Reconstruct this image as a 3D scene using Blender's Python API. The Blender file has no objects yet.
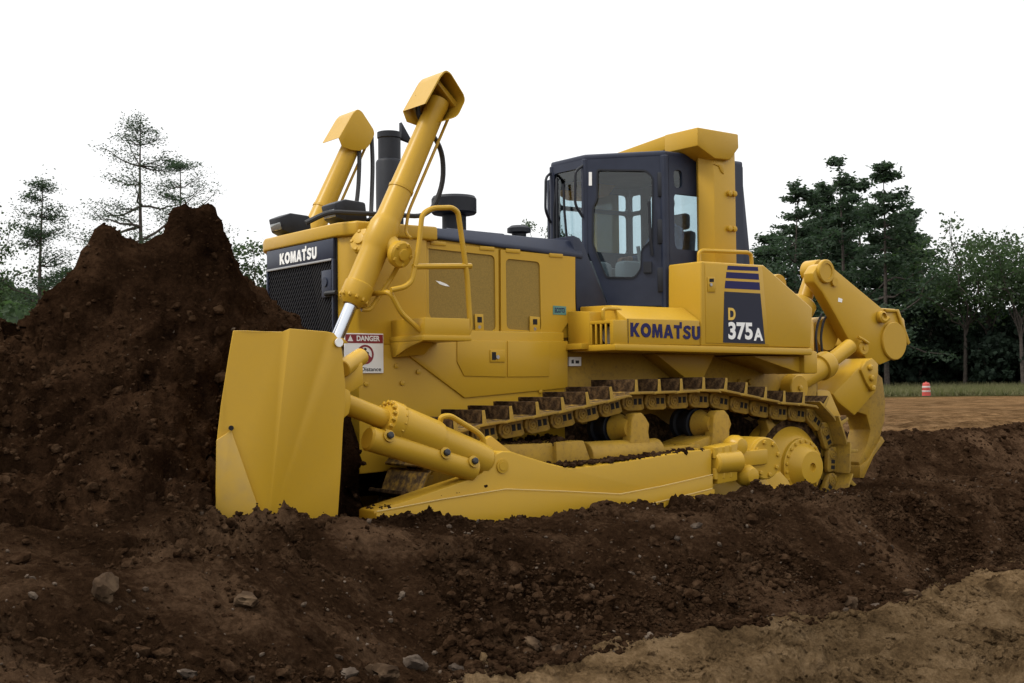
import bpy, bmesh, math, random
import numpy as np
from mathutils import Vector, Matrix
R = math.radians
PI = math.pi
SC = bpy.context.scene
COL = SC.collection
rng = random.Random(7)

# ------------------------------------------------------------------ camera, sky, sun, exposure
cam_d = bpy.data.cameras.new('camera')
cam = bpy.data.objects.new('camera', cam_d); COL.objects.link(cam)
cam_d.sensor_width = 36.0
cam_d.lens = 44.421
cam_d.clip_start = 0.1; cam_d.clip_end = 3000.0
cam.matrix_world = Matrix(((-0.80443, 0.01107, 0.59395, 9.88818), (0.59396, 0.03287, 0.80383, 9.95772), (-0.01062, 0.99940, -0.03302, 1.63300), (0.00000, 0.00000, 0.00000, 1.00000)))
SC.camera = cam

SUN_EL, SUN_AZ = R(52), R(20)          # azimuth measured from +X (machine front) towards -Y (far side)
sun_dir = Vector((math.cos(SUN_EL)*math.cos(SUN_AZ), -math.cos(SUN_EL)*math.sin(SUN_AZ), math.sin(SUN_EL)))
sd = bpy.data.lights.new('sun', 'SUN'); sd.energy = 2.2; sd.angle = R(14); sd.color = (1.0, 0.96, 0.88)
so = bpy.data.objects.new('sun', sd); COL.objects.link(so)
so.rotation_euler = (-sun_dir).to_track_quat('-Z', 'Y').to_euler()
so.location = sun_dir*60

W = bpy.data.worlds.new('World'); SC.world = W; W.use_nodes = True
nt = W.node_tree; nt.nodes.clear()
def wn(t, **k):
    n = nt.nodes.new(t)
    for a, b in k.items(): setattr(n, a, b)
    return n
sky = wn('ShaderNodeTexSky', sky_type='NISHITA', sun_disc=False, sun_elevation=SUN_EL,
         sun_rotation=math.atan2(sun_dir.x, sun_dir.y), altitude=100.0, air_density=1.0, dust_density=4.0)
tc = wn('ShaderNodeTexCoord'); sep = wn('ShaderNodeSeparateXYZ')
nt.links.new(tc.outputs['Generated'], sep.inputs[0])
ramp = wn('ShaderNodeMapRange'); ramp.inputs['From Min'].default_value = 0.0; ramp.inputs['From Max'].default_value = 1.0
ramp.inputs['To Min'].default_value = 9.6; ramp.inputs['To Max'].default_value = 21.0
nt.links.new(sep.outputs['Z'], ramp.inputs['Value'])
cl = wn('ShaderNodeTexNoise'); cl.inputs['Scale'].default_value = 1.6; cl.inputs['Detail'].default_value = 5
nt.links.new(tc.outputs['Generated'], cl.inputs['Vector'])
cm = wn('ShaderNodeMapRange'); cm.inputs['From Min'].default_value = .3; cm.inputs['From Max'].default_value = .7
cm.inputs['To Min'].default_value = .94; cm.inputs['To Max'].default_value = 1.06
nt.links.new(cl.outputs['Fac'], cm.inputs['Value'])
mu = wn('ShaderNodeMath', operation='MULTIPLY')
nt.links.new(ramp.outputs[0], mu.inputs[0]); nt.links.new(cm.outputs[0], mu.inputs[1])
cmb = wn('ShaderNodeCombineXYZ')
for i in range(3): nt.links.new(mu.outputs[0], cmb.inputs[i])
mixs = wn('ShaderNodeMix', data_type='RGBA'); mixs.inputs[0].default_value = 0.9
nt.links.new(sky.outputs[0], mixs.inputs[6]); nt.links.new(cmb.outputs[0], mixs.inputs[7])
bgn = wn('ShaderNodeBackground'); bgn.inputs['Strength'].default_value = 0.11
nt.links.new(mixs.outputs[2], bgn.inputs['Color'])
won = wn('ShaderNodeOutputWorld'); nt.links.new(bgn.outputs[0], won.inputs['Surface'])

vs = SC.view_settings
vs.view_transform = 'Standard'; vs.look = 'None'; vs.exposure = 0.0; vs.gamma = 1.0; vs.use_curve_mapping = False
SC.cycles.max_bounces = 8; SC.cycles.transparent_max_bounces = 16

# ------------------------------------------------------------------ materials
def mat(name, color, rough=.5, metal=0.0, coat=0.0, spec=.5):
    m = bpy.data.materials.new(name); m.use_nodes = True
    b = m.node_tree.nodes['Principled BSDF']
    b.inputs['Base Color'].default_value = (*color, 1); b.inputs['Roughness'].default_value = rough
    b.inputs['Metallic'].default_value = metal; b.inputs['Coat Weight'].default_value = coat
    b.inputs['Specular IOR Level'].default_value = spec
    return m
def noise_mix(m, stops, scale=4, detail=6, rough_n=.6, bump=0.0, bump_scale=60, lo=.35, hi=.65, stretch=None, rough_rng=None):
    """object-space noise drives the base colour between the stops, an optional finer noise drives a bump"""
    t = m.node_tree; N = t.nodes.new; L = t.links.new; b = t.nodes['Principled BSDF']
    tcx = N('ShaderNodeTexCoord'); vec = tcx.outputs['Object']
    if stretch:
        mp = N('ShaderNodeMapping'); mp.inputs['Scale'].default_value = stretch; L(vec, mp.inputs[0]); vec = mp.outputs[0]
    n = N('ShaderNodeTexNoise'); n.inputs['Scale'].default_value = scale; n.inputs['Detail'].default_value = detail
    n.inputs['Roughness'].default_value = rough_n; L(vec, n.inputs['Vector'])
    r = N('ShaderNodeValToRGB'); e = r.color_ramp.elements
    e[0].position = lo; e[0].color = (*stops[0], 1); e[1].position = hi; e[1].color = (*stops[-1], 1)
    for i, s in enumerate(stops[1:-1]):
        k = e.new(lo+(hi-lo)*(i+1)/(len(stops)-1)); k.color = (*s, 1)
    L(n.outputs['Fac'], r.inputs[0]); L(r.outputs[0], b.inputs['Base Color'])
    if rough_rng:
        q = N('ShaderNodeMapRange'); q.inputs['To Min'].default_value, q.inputs['To Max'].default_value = rough_rng
        L(n.outputs['Fac'], q.inputs['Value']); L(q.outputs[0], b.inputs['Roughness'])
    if bump:
        n2 = N('ShaderNodeTexNoise'); n2.inputs['Scale'].default_value = bump_scale; n2.inputs['Detail'].default_value = 4
        L(tcx.outputs['Object'], n2.inputs['Vector'])
        bp = N('ShaderNodeBump'); bp.inputs['Strength'].default_value = bump; bp.inputs['Distance'].default_value = .02
        L(n2.outputs['Fac'], bp.inputs['Height']); L(bp.outputs[0], b.inputs['Normal'])
    return m
def paint(name, base, dust, dust_amt, rough=.42):
    """sprayed paint with dust and dirt film lying in patches"""
    m = mat(name, base, rough)
    t = m.node_tree; N = t.nodes.new; L = t.links.new; b = t.nodes['Principled BSDF']
    tcx = N('ShaderNodeTexCoord')
    n1 = N('ShaderNodeTexNoise'); n1.inputs['Scale'].default_value = 1.7; n1.inputs['Detail'].default_value = 8; n1.inputs['Roughness'].default_value = .65
    n2 = N('ShaderNodeTexNoise'); n2.inputs['Scale'].default_value = 23; n2.inputs['Detail'].default_value = 6; n2.inputs['Roughness'].default_value = .7
    L(tcx.outputs['Object'], n1.inputs['Vector']); L(tcx.outputs['Object'], n2.inputs['Vector'])
    a = N('ShaderNodeMapRange'); a.inputs['From Min'].default_value = .42; a.inputs['From Max'].default_value = .72; L(n1.outputs['Fac'], a.inputs['Value'])
    c = N('ShaderNodeMapRange'); c.inputs['From Min'].default_value = .5; c.inputs['From Max'].default_value = .75; L(n2.outputs['Fac'], c.inputs['Value'])
    ad = N('ShaderNodeMath'); ad.operation = 'ADD'; L(a.outputs[0], ad.inputs[0]); L(c.outputs[0], ad.inputs[1])
    ml = N('ShaderNodeMath'); ml.operation = 'MULTIPLY'; ml.inputs[1].default_value = dust_amt; ml.use_clamp = True; L(ad.outputs[0], ml.inputs[0])
    mx = N('ShaderNodeMix'); mx.data_type = 'RGBA'; mx.inputs[6].default_value = (*base, 1); mx.inputs[7].default_value = (*dust, 1)
    L(ml.outputs[0], mx.inputs[0]); L(mx.outputs[2], b.inputs['Base Color'])
    rr = N('ShaderNodeMapRange'); rr.inputs['To Min'].default_value = rough; rr.inputs['To Max'].default_value = min(1, rough+.35)
    L(ml.outputs[0], rr.inputs['Value']); L(rr.outputs[0], b.inputs['Roughness'])
    b.inputs['Specular IOR Level'].default_value = .22; b.inputs['Coat Weight'].default_value = .03; b.inputs['Coat Roughness'].default_value = .2
    bp = N('ShaderNodeBump'); bp.inputs['Strength'].default_value = .05; bp.inputs['Distance'].default_value = .01
    L(n2.outputs['Fac'], bp.inputs['Height']); L(bp.outputs[0], b.inputs['Normal'])
    return m
YB = (.445, .261, .020)
M = {}
M['yellow'] = paint('yellow_paint', YB, (.36, .225, .04), .2, .33)
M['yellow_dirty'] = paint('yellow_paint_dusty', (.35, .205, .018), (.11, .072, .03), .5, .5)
M['door_yellow'] = paint('yellow_door_paint', (.455, .268, .021), (.36, .225, .04), .18, .32)
M['screen_yellow'] = noise_mix(mat('perforated_screen', (.25, .16, .04), .7), [(.20, .126, .016), (.26, .162, .022)], scale=90, detail=2)
M['navy'] = noise_mix(mat('dark_blue_grey_paint', (.014, .019, .040), .4, spec=.3), [(.014, .0185, .036), (.020, .026, .047)], scale=5, rough_rng=(.3, .55))
M['black'] = noise_mix(mat('black_metal', (.012, .012, .014), .5, spec=.3), [(.008, .0095, .014), (.014, .016, .022)], scale=8, rough_rng=(.4, .65))
M['rubber'] = mat('black_rubber', (.012, .012, .013), .6)
M['chrome'] = mat('chrome_rod', (.52, .54, .58), .16, 1.0)
M['steel'] = mat('bare_steel', (.35, .34, .33), .35, .9)
M['grille'] = mat('grille_black', (.010, .010, .013), .7, spec=.25)
M['dark'] = mat('dark_recess', (.006, .005, .005), .9)
M['white'] = mat('white_decal', (.78, .78, .76), .5)
M['blue_decal'] = mat('dark_blue_decal', (.014, .013, .075), .5, spec=.2)
M['navy_decal'] = mat('charcoal_decal', (.014, .016, .032), .5, spec=.25)
M['yellow_decal'] = mat('yellow_decal', (.62, .40, .06), .5)
M['red_decal'] = mat('dark_red_decal', (.22, .012, .02), .5)
M['black_decal'] = mat('black_decal', (.01, .01, .012), .5)
M['teal_decal'] = mat('teal_decal', (.08, .20, .16), .5)
M['mud_shade'] = noise_mix(mat('caked_mud_shade', (.03, .02, .014), 1.0, spec=.04), [(.011, .007, .0045), (.040, .024, .013), (.110, .066, .030)], scale=18, detail=8, bump=.6, bump_scale=50)  # caked dirt on the tracks; also paints shade on hull and sprocket web
M['shoe_steel'] = noise_mix(mat('muddy_shoe', (.2, .12, .04), .8, spec=.15), [(.05, .032, .02), (.13, .08, .03), (.32, .19, .035)], scale=14, detail=8, lo=.36, hi=.62, bump=.3, bump_scale=60)
M['link_yellow'] = paint('yellow_track_paint', (.34, .205, .018), (.10, .062, .03), .6, .5)
M['seat'] = noise_mix(mat('seat_cloth', (.07, .09, .13), .85), [(.055, .07, .105), (.085, .105, .15)], scale=30)
M['worn_edge'] = mat('worn_edge', (.52, .37, .13), .5); M['band'] = mat('dull_reflective_band', (.48, .40, .37), .6)
M['shirt'] = noise_mix(mat('blue_shirt', (.10, .16, .30), .9, spec=.1), [(.09, .14, .26), (.13, .19, .34)], scale=20)
M['trousers'] = noise_mix(mat('pale_trousers', (.30, .29, .26), .9, spec=.1), [(.26, .25, .22), (.34, .33, .30)], scale=20)
M['skin'] = mat('skin', (.38, .21, .14), .6)
M['hair'] = mat('dark_hair', (.02, .015, .012), .8)
M['grey_plastic'] = mat('grey_plastic', (.20, .21, .22), .6)
M['lamp_glass'] = mat('lamp_glass', (.20, .21, .21), .12, .3, coat=.6)
M['bit_metal'] = noise_mix(mat('scuffed_bit', (.36, .22, .05), .5), [(.36, .22, .035), (.40, .24, .024), (.43, .253, .018)], scale=6, detail=8, rough_rng=(.35, .6))
g = mat('cab_glass', (.8, .88, .9), .02); M['glass'] = g
t = g.node_tree; b = t.nodes['Principled BSDF']
tr = t.nodes.new('ShaderNodeBsdfTransparent'); tr.inputs[0].default_value = (.80, .865, .885, 1)
gl = t.nodes.new('ShaderNodeBsdfGlossy'); gl.inputs['Roughness'].default_value = .02
lw = t.nodes.new('ShaderNodeLayerWeight'); lw.inputs[0].default_value = .5
pw = t.nodes.new('ShaderNodeMath'); pw.operation = 'POWER'; pw.inputs[1].default_value = 4.0; t.links.new(lw.outputs['Facing'], pw.inputs[0])
fr = t.nodes.new('ShaderNodeMath'); fr.operation = 'MULTIPLY_ADD'; fr.inputs[1].default_value = .6; fr.inputs[2].default_value = .045; t.links.new(pw.outputs[0], fr.inputs[0])
mxs = t.nodes.new('ShaderNodeMixShader')
t.links.new(fr.outputs[0], mxs.inputs[0]); t.links.new(tr.outputs[0], mxs.inputs[1]); t.links.new(gl.outputs[0], mxs.inputs[2])
t.links.new(mxs.outputs[0], t.nodes['Material Output'].inputs['Surface'])

# ------------------------------------------------------------------ mesh helpers
def tag(o, label=None, cat=None, group=None, kind=None):
    if label: o['label'] = label
    if cat: o['category'] = cat
    if group: o['group'] = group
    if kind: o['kind'] = kind
    return o
def empty(name, loc=(0, 0, 0), rz=0):
    o = bpy.data.objects.new(name, None); COL.objects.link(o); o.location = loc; o.rotation_euler.z = rz; o.empty_display_size = .3
    return o
class MB:
    def __init__(s): s.bm = bmesh.new()
    def _merge(s, b, mi=0, bev=0.0, seg=2, M4=None, ang=30):
        bmesh.ops.remove_doubles(b, verts=b.verts, dist=1e-5)
        bmesh.ops.recalc_face_normals(b, faces=b.faces)
        if bev > 0:
            ed = [e for e in b.edges if len(e.link_faces) == 2 and e.calc_face_angle(0) > R(ang)]
            if ed: bmesh.ops.bevel(b, geom=ed, offset=bev, offset_type='OFFSET', segments=seg, profile=.5, affect='EDGES', clamp_overlap=True)
        for f in b.faces: f.material_index = mi if f.material_index == 0 else f.material_index
        if M4 is not None: bmesh.ops.transform(b, matrix=M4, verts=b.verts)
        tmp = bpy.data.meshes.new('tmp'); b.to_mesh(tmp); b.free()
        s.bm.from_mesh(tmp); bpy.data.meshes.remove(tmp)
        return s
    def box(s, x0, x1, y0, y1, z0, z1, bev=.012, mi=0, M4=None, seg=2):
        b = bmesh.new()
        v = [b.verts.new((x, y, z)) for x in (x0, x1) for y in (y0, y1) for z in (z0, z1)]
        for f in ((0, 1, 3, 2), (4, 6, 7, 5), (0, 4, 5, 1), (2, 3, 7, 6), (0, 2, 6, 4), (1, 5, 7, 3)): b.faces.new([v[i] for i in f])
        return s._merge(b, mi, bev, seg, M4)
    def prism(s, prof, a0, a1, bev=.012, mi=0, plane='xz', M4=None, seg=2, scale1=None):
        """profile extruded along the third axis from a0 to a1"""
        b = bmesh.new()
        def P(p, a): return {'xz': (p[0], a, p[1]), 'yz': (a, p[0], p[1]), 'xy': (p[0], p[1], a)}[plane]
        q = prof if scale1 is None else scale1
        A = [b.verts.new(P(p, a0)) for p in prof]; B = [b.verts.new(P(p, a1)) for p in q]
        n = len(prof); b.faces.new(A); b.faces.new(B[::-1])
        for i in range(n): b.faces.new((A[i], A[(i+1) % n], B[(i+1) % n], B[i]))
        return s._merge(b, mi, bev, seg, M4)
    def hexa(s, P8, bev=.01, mi=0):
        """P8: four points of one face then the four matching points of the opposite face"""
        b = bmesh.new(); v = [b.verts.new(p) for p in P8]
        for f in ((0, 1, 2, 3), (7, 6, 5, 4), (0, 4, 5, 1), (1, 5, 6, 2), (2, 6, 7, 3), (3, 7, 4, 0)): b.faces.new([v[i] for i in f])
        return s._merge(b, mi, bev)
    def lathe(s, prof, p0, axis, seg=32, mi=0, caps=True):
        """prof: (radius, distance along the axis from p0)"""
        b = bmesh.new(); ax = Vector(axis).normalized(); p0 = Vector(p0)
        u = ax.orthogonal().normalized(); w = ax.cross(u)
        rings = []
        for r, h in prof:
            if r < 1e-5: rings.append([b.verts.new(p0+ax*h)])
            else: rings.append([b.verts.new(p0+ax*h+(u*math.cos(2*PI*i/seg)+w*math.sin(2*PI*i/seg))*r) for i in range(seg)])
        for A, B in zip(rings[:-1], rings[1:]):
            for i in range(seg):
                j = (i+1) % seg
                if len(A) == 1 and len(B) == 1: continue
                if len(A) == 1: b.faces.new((A[0], B[j], B[i]))
                elif len(B) == 1: b.faces.new((A[i], A[j], B[0]))
                else: b.faces.new((A[i], A[j], B[j], B[i]))
        if caps:
            if len(rings[0]) > 1: b.faces.new(rings[0][::-1])
            if len(rings[-1]) > 1: b.faces.new(rings[-1])
        return s._merge(b, mi)
    def cyl(s, p0, p1, r0, r1=None, seg=24, mi=0, bev=.006):
        p0, p1 = Vector(p0), Vector(p1); r1 = r0 if r1 is None else r1; L = (p1-p0).length
        if bev and L > 3*bev and min(r0, r1) > 2*bev:
            return s.lathe([(r0-bev, 0), (r0, bev), (r1, L-bev), (r1-bev, L)], p0, p1-p0, seg, mi)
        return s.lathe([(r0, 0), (r1, L)], p0, p1-p0, seg, mi)
    def tube(s, pts, r, seg=10, fillet=.05, nf=5, mi=0, closed=False):
        P = [Vector(p) for p in pts]; Q = []
        n = len(P)
        for i, p in enumerate(P):
            if (i in (0, n-1)) and not closed: Q.append(p); continue
            a, c = P[i-1], P[(i+1) % n]; d1 = (a-p); d2 = (c-p)
            f = min(fillet, d1.length*.45, d2.length*.45); s1 = p+d1.normalized()*f; s2 = p+d2.normalized()*f
            for k in range(nf+1):
                tt = k/nf; Q.append(s1*(1-tt)**2+p*2*tt*(1-tt)+s2*tt*tt)
        b = bmesh.new(); rings = []; prev = None; m = len(Q)
        for i in range(m):
            d = (Q[(i+1) % m]-Q[i-1]) if closed else (Q[min(i+1, m-1)]-Q[max(i-1, 0)])
            d.normalize()
            u = d.orthogonal().normalized() if prev is None else (prev-d*prev.dot(d)).normalized()
            prev = u; w = d.cross(u)
            rr = r[min(i, len(r)-1)] if isinstance(r, (list, tuple)) else r
            rings.append([b.verts.new(Q[i]+(u*math.cos(2*PI*k/seg)+w*math.sin(2*PI*k/seg))*rr) for k in range(seg)])
        for i in range(m if closed else m-1):
            A, B = rings[i], rings[(i+1) % m]
            for k in range(seg): b.faces.new((A[k], A[(k+1) % seg], B[(k+1) % seg], B[k]))
        if not closed: b.faces.new(rings[0][::-1]); b.faces.new(rings[-1])
        return s._merge(b, mi)
    def bolts(s, c, axis, rad, n, r=.018, h=.016, mi=0, phase=0, seg=6):
        ax = Vector(axis).normalized(); c = Vector(c); u = ax.orthogonal().normalized(); w = ax.cross(u)
        for i in range(n):
            a = 2*PI*i/n+phase; p = c+(u*math.cos(a)+w*math.sin(a))*rad
            s.lathe([(r, 0), (r, h*.8), (r*.7, h)], p, ax, seg, mi)
        return s
    def frame(s, outer, holes, t0, t1, M4, mi=0, bev=0.0):
        """flat plate with holes: loops in plate coordinates (a,b), thickness t0..t1 along the plate normal"""
        b = bmesh.new(); edges = []
        for lp in [outer]+holes:
            v = [b.verts.new((p[0], p[1], t0)) for p in lp]
            edges += [b.edges.new((v[i], v[(i+1) % len(v)])) for i in range(len(v))]
        bmesh.ops.triangle_fill(b, edges=edges, use_beauty=True, use_dissolve=False)
        bmesh.ops.dissolve_limit(b, angle_limit=.01, verts=b.verts, edges=b.edges) if not holes else None
        g = bmesh.ops.extrude_face_region(b, geom=list(b.faces))
        bmesh.ops.translate(b, verts=[e for e in g['geom'] if isinstance(e, bmesh.types.BMVert)], vec=(0, 0, t1-t0))
        return s._merge(b, mi, bev, 1, M4, 50)
    def mesh(s, me, M4=None, mi=0):
        b = bmesh.new(); b.from_mesh(me); return s._merge(b, mi, 0, 2, M4)
    def build(s, name, mats, parent=None, ang=28):
        me = bpy.data.meshes.new(name); s.bm.to_mesh(me); s.bm.free()
        return link(name, me, mats, parent, ang)
def link(name, me, mats, parent=None, ang=28):
    for m in (mats if isinstance(mats, (list, tuple)) else [mats]): me.materials.append(M[m] if isinstance(m, str) else m)
    if ang:
        me.polygons.foreach_set('use_smooth', [True]*len(me.polygons)); me.set_sharp_from_angle(angle=R(ang))
    o = bpy.data.objects.new(name, me); COL.objects.link(o)
    if parent: o.parent = parent
    return o
def rounded(pts, r, n=5):
    out = []; P = [Vector(p) for p in pts]; k = len(P)
    for i, p in enumerate(P):
        rr = r[i] if isinstance(r, (list, tuple)) else r
        a, c = P[i-1], P[(i+1) % k]; d1, d2 = a-p, c-p; f = min(rr, d1.length*.45, d2.length*.45)
        if f < 1e-4: out.append(tuple(p)); continue
        s1 = p+d1.normalized()*f; s2 = p+d2.normalized()*f
        for j in range(n+1):
            tt = j/n; q = s1*(1-tt)**2+p*2*tt*(1-tt)+s2*tt*tt; out.append((q.x, q.y))
    return out
def axes(origin, right, up):
    r = Vector(right).normalized(); u = Vector(up).normalized(); n = r.cross(u)
    return Matrix(((r.x, u.x, n.x, origin[0]), (r.y, u.y, n.y, origin[1]), (r.z, u.z, n.z, origin[2]), (0, 0, 0, 1)))
def text_mesh(txt, w, h, bold=.02, ext=.002, space=1.0):
    cu = bpy.data.curves.new('lettering', 'FONT'); cu.body = txt; cu.size = 1; cu.offset = bold; cu.extrude = .01; cu.space_character = space
    o = bpy.data.objects.new('lettering', cu); COL.objects.link(o)
    dg = bpy.context.evaluated_depsgraph_get(); me = bpy.data.meshes.new_from_object(o.evaluated_get(dg))
    bpy.data.objects.remove(o); bpy.data.curves.remove(cu)
    co = np.zeros(len(me.vertices)*3); me.vertices.foreach_get('co', co); co = co.reshape(-1, 3)
    lo, hi = co.min(0), co.max(0)
    co = (co-(lo+hi)/2)/(hi-lo)*np.array([w, h, ext*2]); me.vertices.foreach_set('co', co.ravel()); me.update()
    return me
LET = {
 'K': (.82, [[(0, 0), (.24, 0), (.24, .30), (.30, .37), (.54, 0), (.83, 0), (.46, .53), (.80, 1), (.51, 1), (.24, .61), (.24, 1), (0, 1)]], []),
 'M': (.96, [[(0, 0), (.22, 0), (.26, .58), (.41, 0), (.55, 0), (.70, .58), (.74, 0), (.96, 0), (.90, 1), (.64, 1), (.48, .42), (.32, 1), (.06, 1)]], []),
 'A': (.88, [[(0, 0), (.25, 0), (.30, .19), (.58, .19), (.63, 0), (.88, 0), (.57, 1), (.31, 1)]], [[(.355, .39), (.525, .39), (.44, .72)]]),
 'T': (.72, [[(.24, 0), (.48, 0), (.48, .77), (.72, .77), (.72, 1.24), (.54, 1.24), (.54, 1), (0, 1), (0, .77), (.24, .77)]], []),
 'U': (.76, [[(0, 1), (0, .33), (.05, .14), (.16, .03), (.30, -.02), (.46, -.02), (.60, .03), (.71, .14), (.76, .33), (.76, 1), (.52, 1), (.52, .34), (.47, .24), (.38, .20), (.29, .24), (.24, .34), (.24, 1)]], [])}
LET['O'] = (.92, [[(.46+.46*math.cos(2*PI*i/28), .5+.52*math.sin(2*PI*i/28)) for i in range(28)]], [[(.46+.215*math.cos(2*PI*i/20), .5+.25*math.sin(2*PI*i/20)) for i in range(20)]])
_c = [(.70, .74), (.62, .86), (.48, .905), (.32, .89), (.20, .81), (.17, .70), (.24, .59), (.40, .52), (.56, .44), (.63, .32), (.60, .19), (.48, .11), (.32, .095), (.17, .15), (.08, .28)]
_L, _R = [], []
for _i, _p in enumerate(_c):
    _a, _b = _c[max(_i-1, 0)], _c[min(_i+1, len(_c)-1)]; _d = Vector((_b[0]-_a[0], _b[1]-_a[1])).normalized()*.112
    _L.append((_p[0]-_d.y, _p[1]+_d.x)); _R.append((_p[0]+_d.y, _p[1]-_d.x))
LET['S'] = (.78, [_L+_R[::-1]], [])
def block_letters(txt, w, h, M4, matl, parent, ext=.003, gap=.10):
    tot = sum(LET[c][0] for c in txt)+gap*(len(txt)-1); k = w/tot; x = -w/2; m = MB()
    for c in txt:
        for o_ in LET[c][1]: m.frame([(x+p[0]*k, (p[1]-.5)*h) for p in o_], [[(x+p[0]*k, (p[1]-.5)*h) for p in q] for q in LET[c][2]], -ext, ext, M4)
        x += (LET[c][0]+gap)*k
    return m.build('lettering', matl, parent, 0)
def dup(o, parent=None, **kw):
    c = o.copy(); COL.objects.link(c); c.parent = parent
    for k, v in kw.items(): setattr(c, k, v)
    for ch in list(o.children): dup(ch, c)
    return c
SIDE = lambda x, y, z: axes((x, y, z), (-1, 0, 0), (0, 0, 1))          # a plate facing +Y, read from the near side
FRONT = lambda x, y, z: axes((x, y, z), (0, 1, 0), (0, 0, 1))          # a plate facing +X

# ------------------------------------------------------------------ noise on arrays
_prm = np.random.RandomState(3).permutation(256); _prm = np.concatenate([_prm, _prm, _prm])
_gr = np.random.RandomState(4).normal(size=(256, 3)); _gr /= np.linalg.norm(_gr, axis=1)[:, None]
def pnoise(x, y, z):
    xi, yi, zi = (np.floor(a).astype(int) for a in (x, y, z)); xf, yf, zf = x-xi, y-yi, z-zi
    f = lambda t: t*t*t*(t*(t*6-15)+10)
    u, v, w = f(xf), f(yf), f(zf); res = 0
    for i in (0, 1):
        for j in (0, 1):
            for k in (0, 1):
                h = _prm[_prm[_prm[(xi+i) & 255]+((yi+j) & 255)]+((zi+k) & 255)]
                g_ = _gr[h]; d = g_[..., 0]*(xf-i)+g_[..., 1]*(yf-j)+g_[..., 2]*(zf-k)
                res = res+d*(u if i else 1-u)*(v if j else 1-v)*(w if k else 1-w)
    return res
def fbm(x, y, z, oct=5, gain=.5, ridged=False):
    s = 0; a = 1.0; fq = 1.0
    for o in range(oct):
        n = pnoise(x*fq+o*17.3, y*fq+o*9.1, z*fq+o*5.7)
        s = s+a*((.5-np.abs(n)*1.6) if ridged else n*1.5); a *= gain; fq *= 2.03
    return s
def billow(x, y, z, oct=3, gain=.5):
    s = 0; a = 1.0; fq = 1.0                      # rounded lumps parted by sharp creases
    for o in range(oct):
        s = s+a*(np.abs(pnoise(x*fq+o*7.7, y*fq+o*3.1, z*fq+o*11.9))*2.2-.45); a *= gain; fq *= 2.1
    return s
def smooth(a, b, x):
    t = np.clip((x-a)/(b-a), 0, 1); return t*t*(3-2*t)
def grid_mesh(name, xs, ys, zf, mats, keep=None):
    X, Y = np.meshgrid(xs, ys, indexing='ij'); Z = zf(X, Y)
    nx, ny = len(xs), len(ys)
    co = np.stack([X, Y, Z], -1).reshape(-1, 3)
    i, j = np.meshgrid(np.arange(nx-1), np.arange(ny-1), indexing='ij')
    q = np.stack([i*ny+j, (i+1)*ny+j, (i+1)*ny+j+1, i*ny+j+1], -1).reshape(-1, 4)
    if keep is not None:
        kf = keep(X, Y, Z).reshape(-1); q = q[kf[q].any(1)]
        used = np.unique(q); mp = np.zeros(len(co), int); mp[used] = np.arange(len(used)); co = co[used]; q = mp[q]
    return raw_mesh(name, co, q, mats)
def raw_mesh(name, co, faces, mats, smooth_=True, mi=None, parent=None):
    me = bpy.data.meshes.new(name); k = faces.shape[1]
    me.vertices.add(len(co)); me.vertices.foreach_set('co', np.asarray(co, np.float32).ravel())
    me.loops.add(faces.size); me.loops.foreach_set('vertex_index', faces.astype(np.int32).ravel())
    me.polygons.add(len(faces)); me.polygons.foreach_set('loop_start', np.arange(0, faces.size, k, dtype=np.int32))
    me.polygons.foreach_set('use_smooth', np.full(len(faces), smooth_))
    for m in (mats if isinstance(mats, (list, tuple)) else [mats]): me.materials.append(M[m] if isinstance(m, str) else m)
    if mi is not None: me.polygons.foreach_set('material_index', np.asarray(mi, np.int32))
    me.update(calc_edges=True); me.validate()
    o = bpy.data.objects.new(name, me); COL.objects.link(o)
    if parent: o.parent = parent
    return o

# ------------------------------------------------------------------ soil materials
def soil(name, dark, mid, pale, bump, scale=1.1, lo=.34, hi=.70, speck=None):
    m = mat(name, mid, 1.0, spec=0.0); t = m.node_tree; N = t.nodes.new; L = t.links.new; b = t.nodes['Principled BSDF']
    tcx = N('ShaderNodeTexCoord')
    def nz(sc, d, r=.6):
        n = N('ShaderNodeTexNoise'); n.inputs['Scale'].default_value = sc; n.inputs['Detail'].default_value = d; n.inputs['Roughness'].default_value = r
        L(tcx.outputs['Object'], n.inputs['Vector']); return n
    n1 = nz(scale, 9, .68); n2 = nz(26, 7, .7)
    ad = N('ShaderNodeMath'); ad.operation = 'MULTIPLY_ADD'; ad.inputs[1].default_value = .30; L(n2.outputs['Fac'], ad.inputs[0])
    sc = N('ShaderNodeMath'); sc.operation = 'MULTIPLY'; sc.inputs[1].default_value = .75; L(n1.outputs['Fac'], sc.inputs[0]); L(sc.outputs[0], ad.inputs[2])
    r = N('ShaderNodeValToRGB'); e = r.color_ramp.elements
    e[0].position = lo; e[0].color = (*dark, 1); e[1].position = hi; e[1].color = (*pale, 1); k = e.new((lo+hi)/2); k.color = (*mid, 1)
    L(ad.outputs[0], r.inputs[0]); col = r.outputs[0]
    L(col, b.inputs['Base Color'])
    v = N('ShaderNodeTexVoronoi'); v.inputs['Scale'].default_value = 28; L(tcx.outputs['Object'], v.inputs['Vector'])
    n3 = nz(70, 5, .75)
    hm = N('ShaderNodeMath'); hm.operation = 'MULTIPLY_ADD'; hm.inputs[1].default_value = -.6; L(v.outputs['Distance'], hm.inputs[0]); L(n3.outputs['Fac'], hm.inputs[2])
    bp = N('ShaderNodeBump'); bp.inputs['Strength'].default_value = bump; bp.inputs['Distance'].default_value = .035
    L(hm.outputs[0], bp.inputs['Height']); L(bp.outputs[0], b.inputs['Normal'])
    M[name] = m; return m
soil('berm_soil', (.0085, .0043, .0022), (.0345, .0185, .0098), (.105, .062, .035), 1.2, lo=.39, hi=.66)
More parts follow.
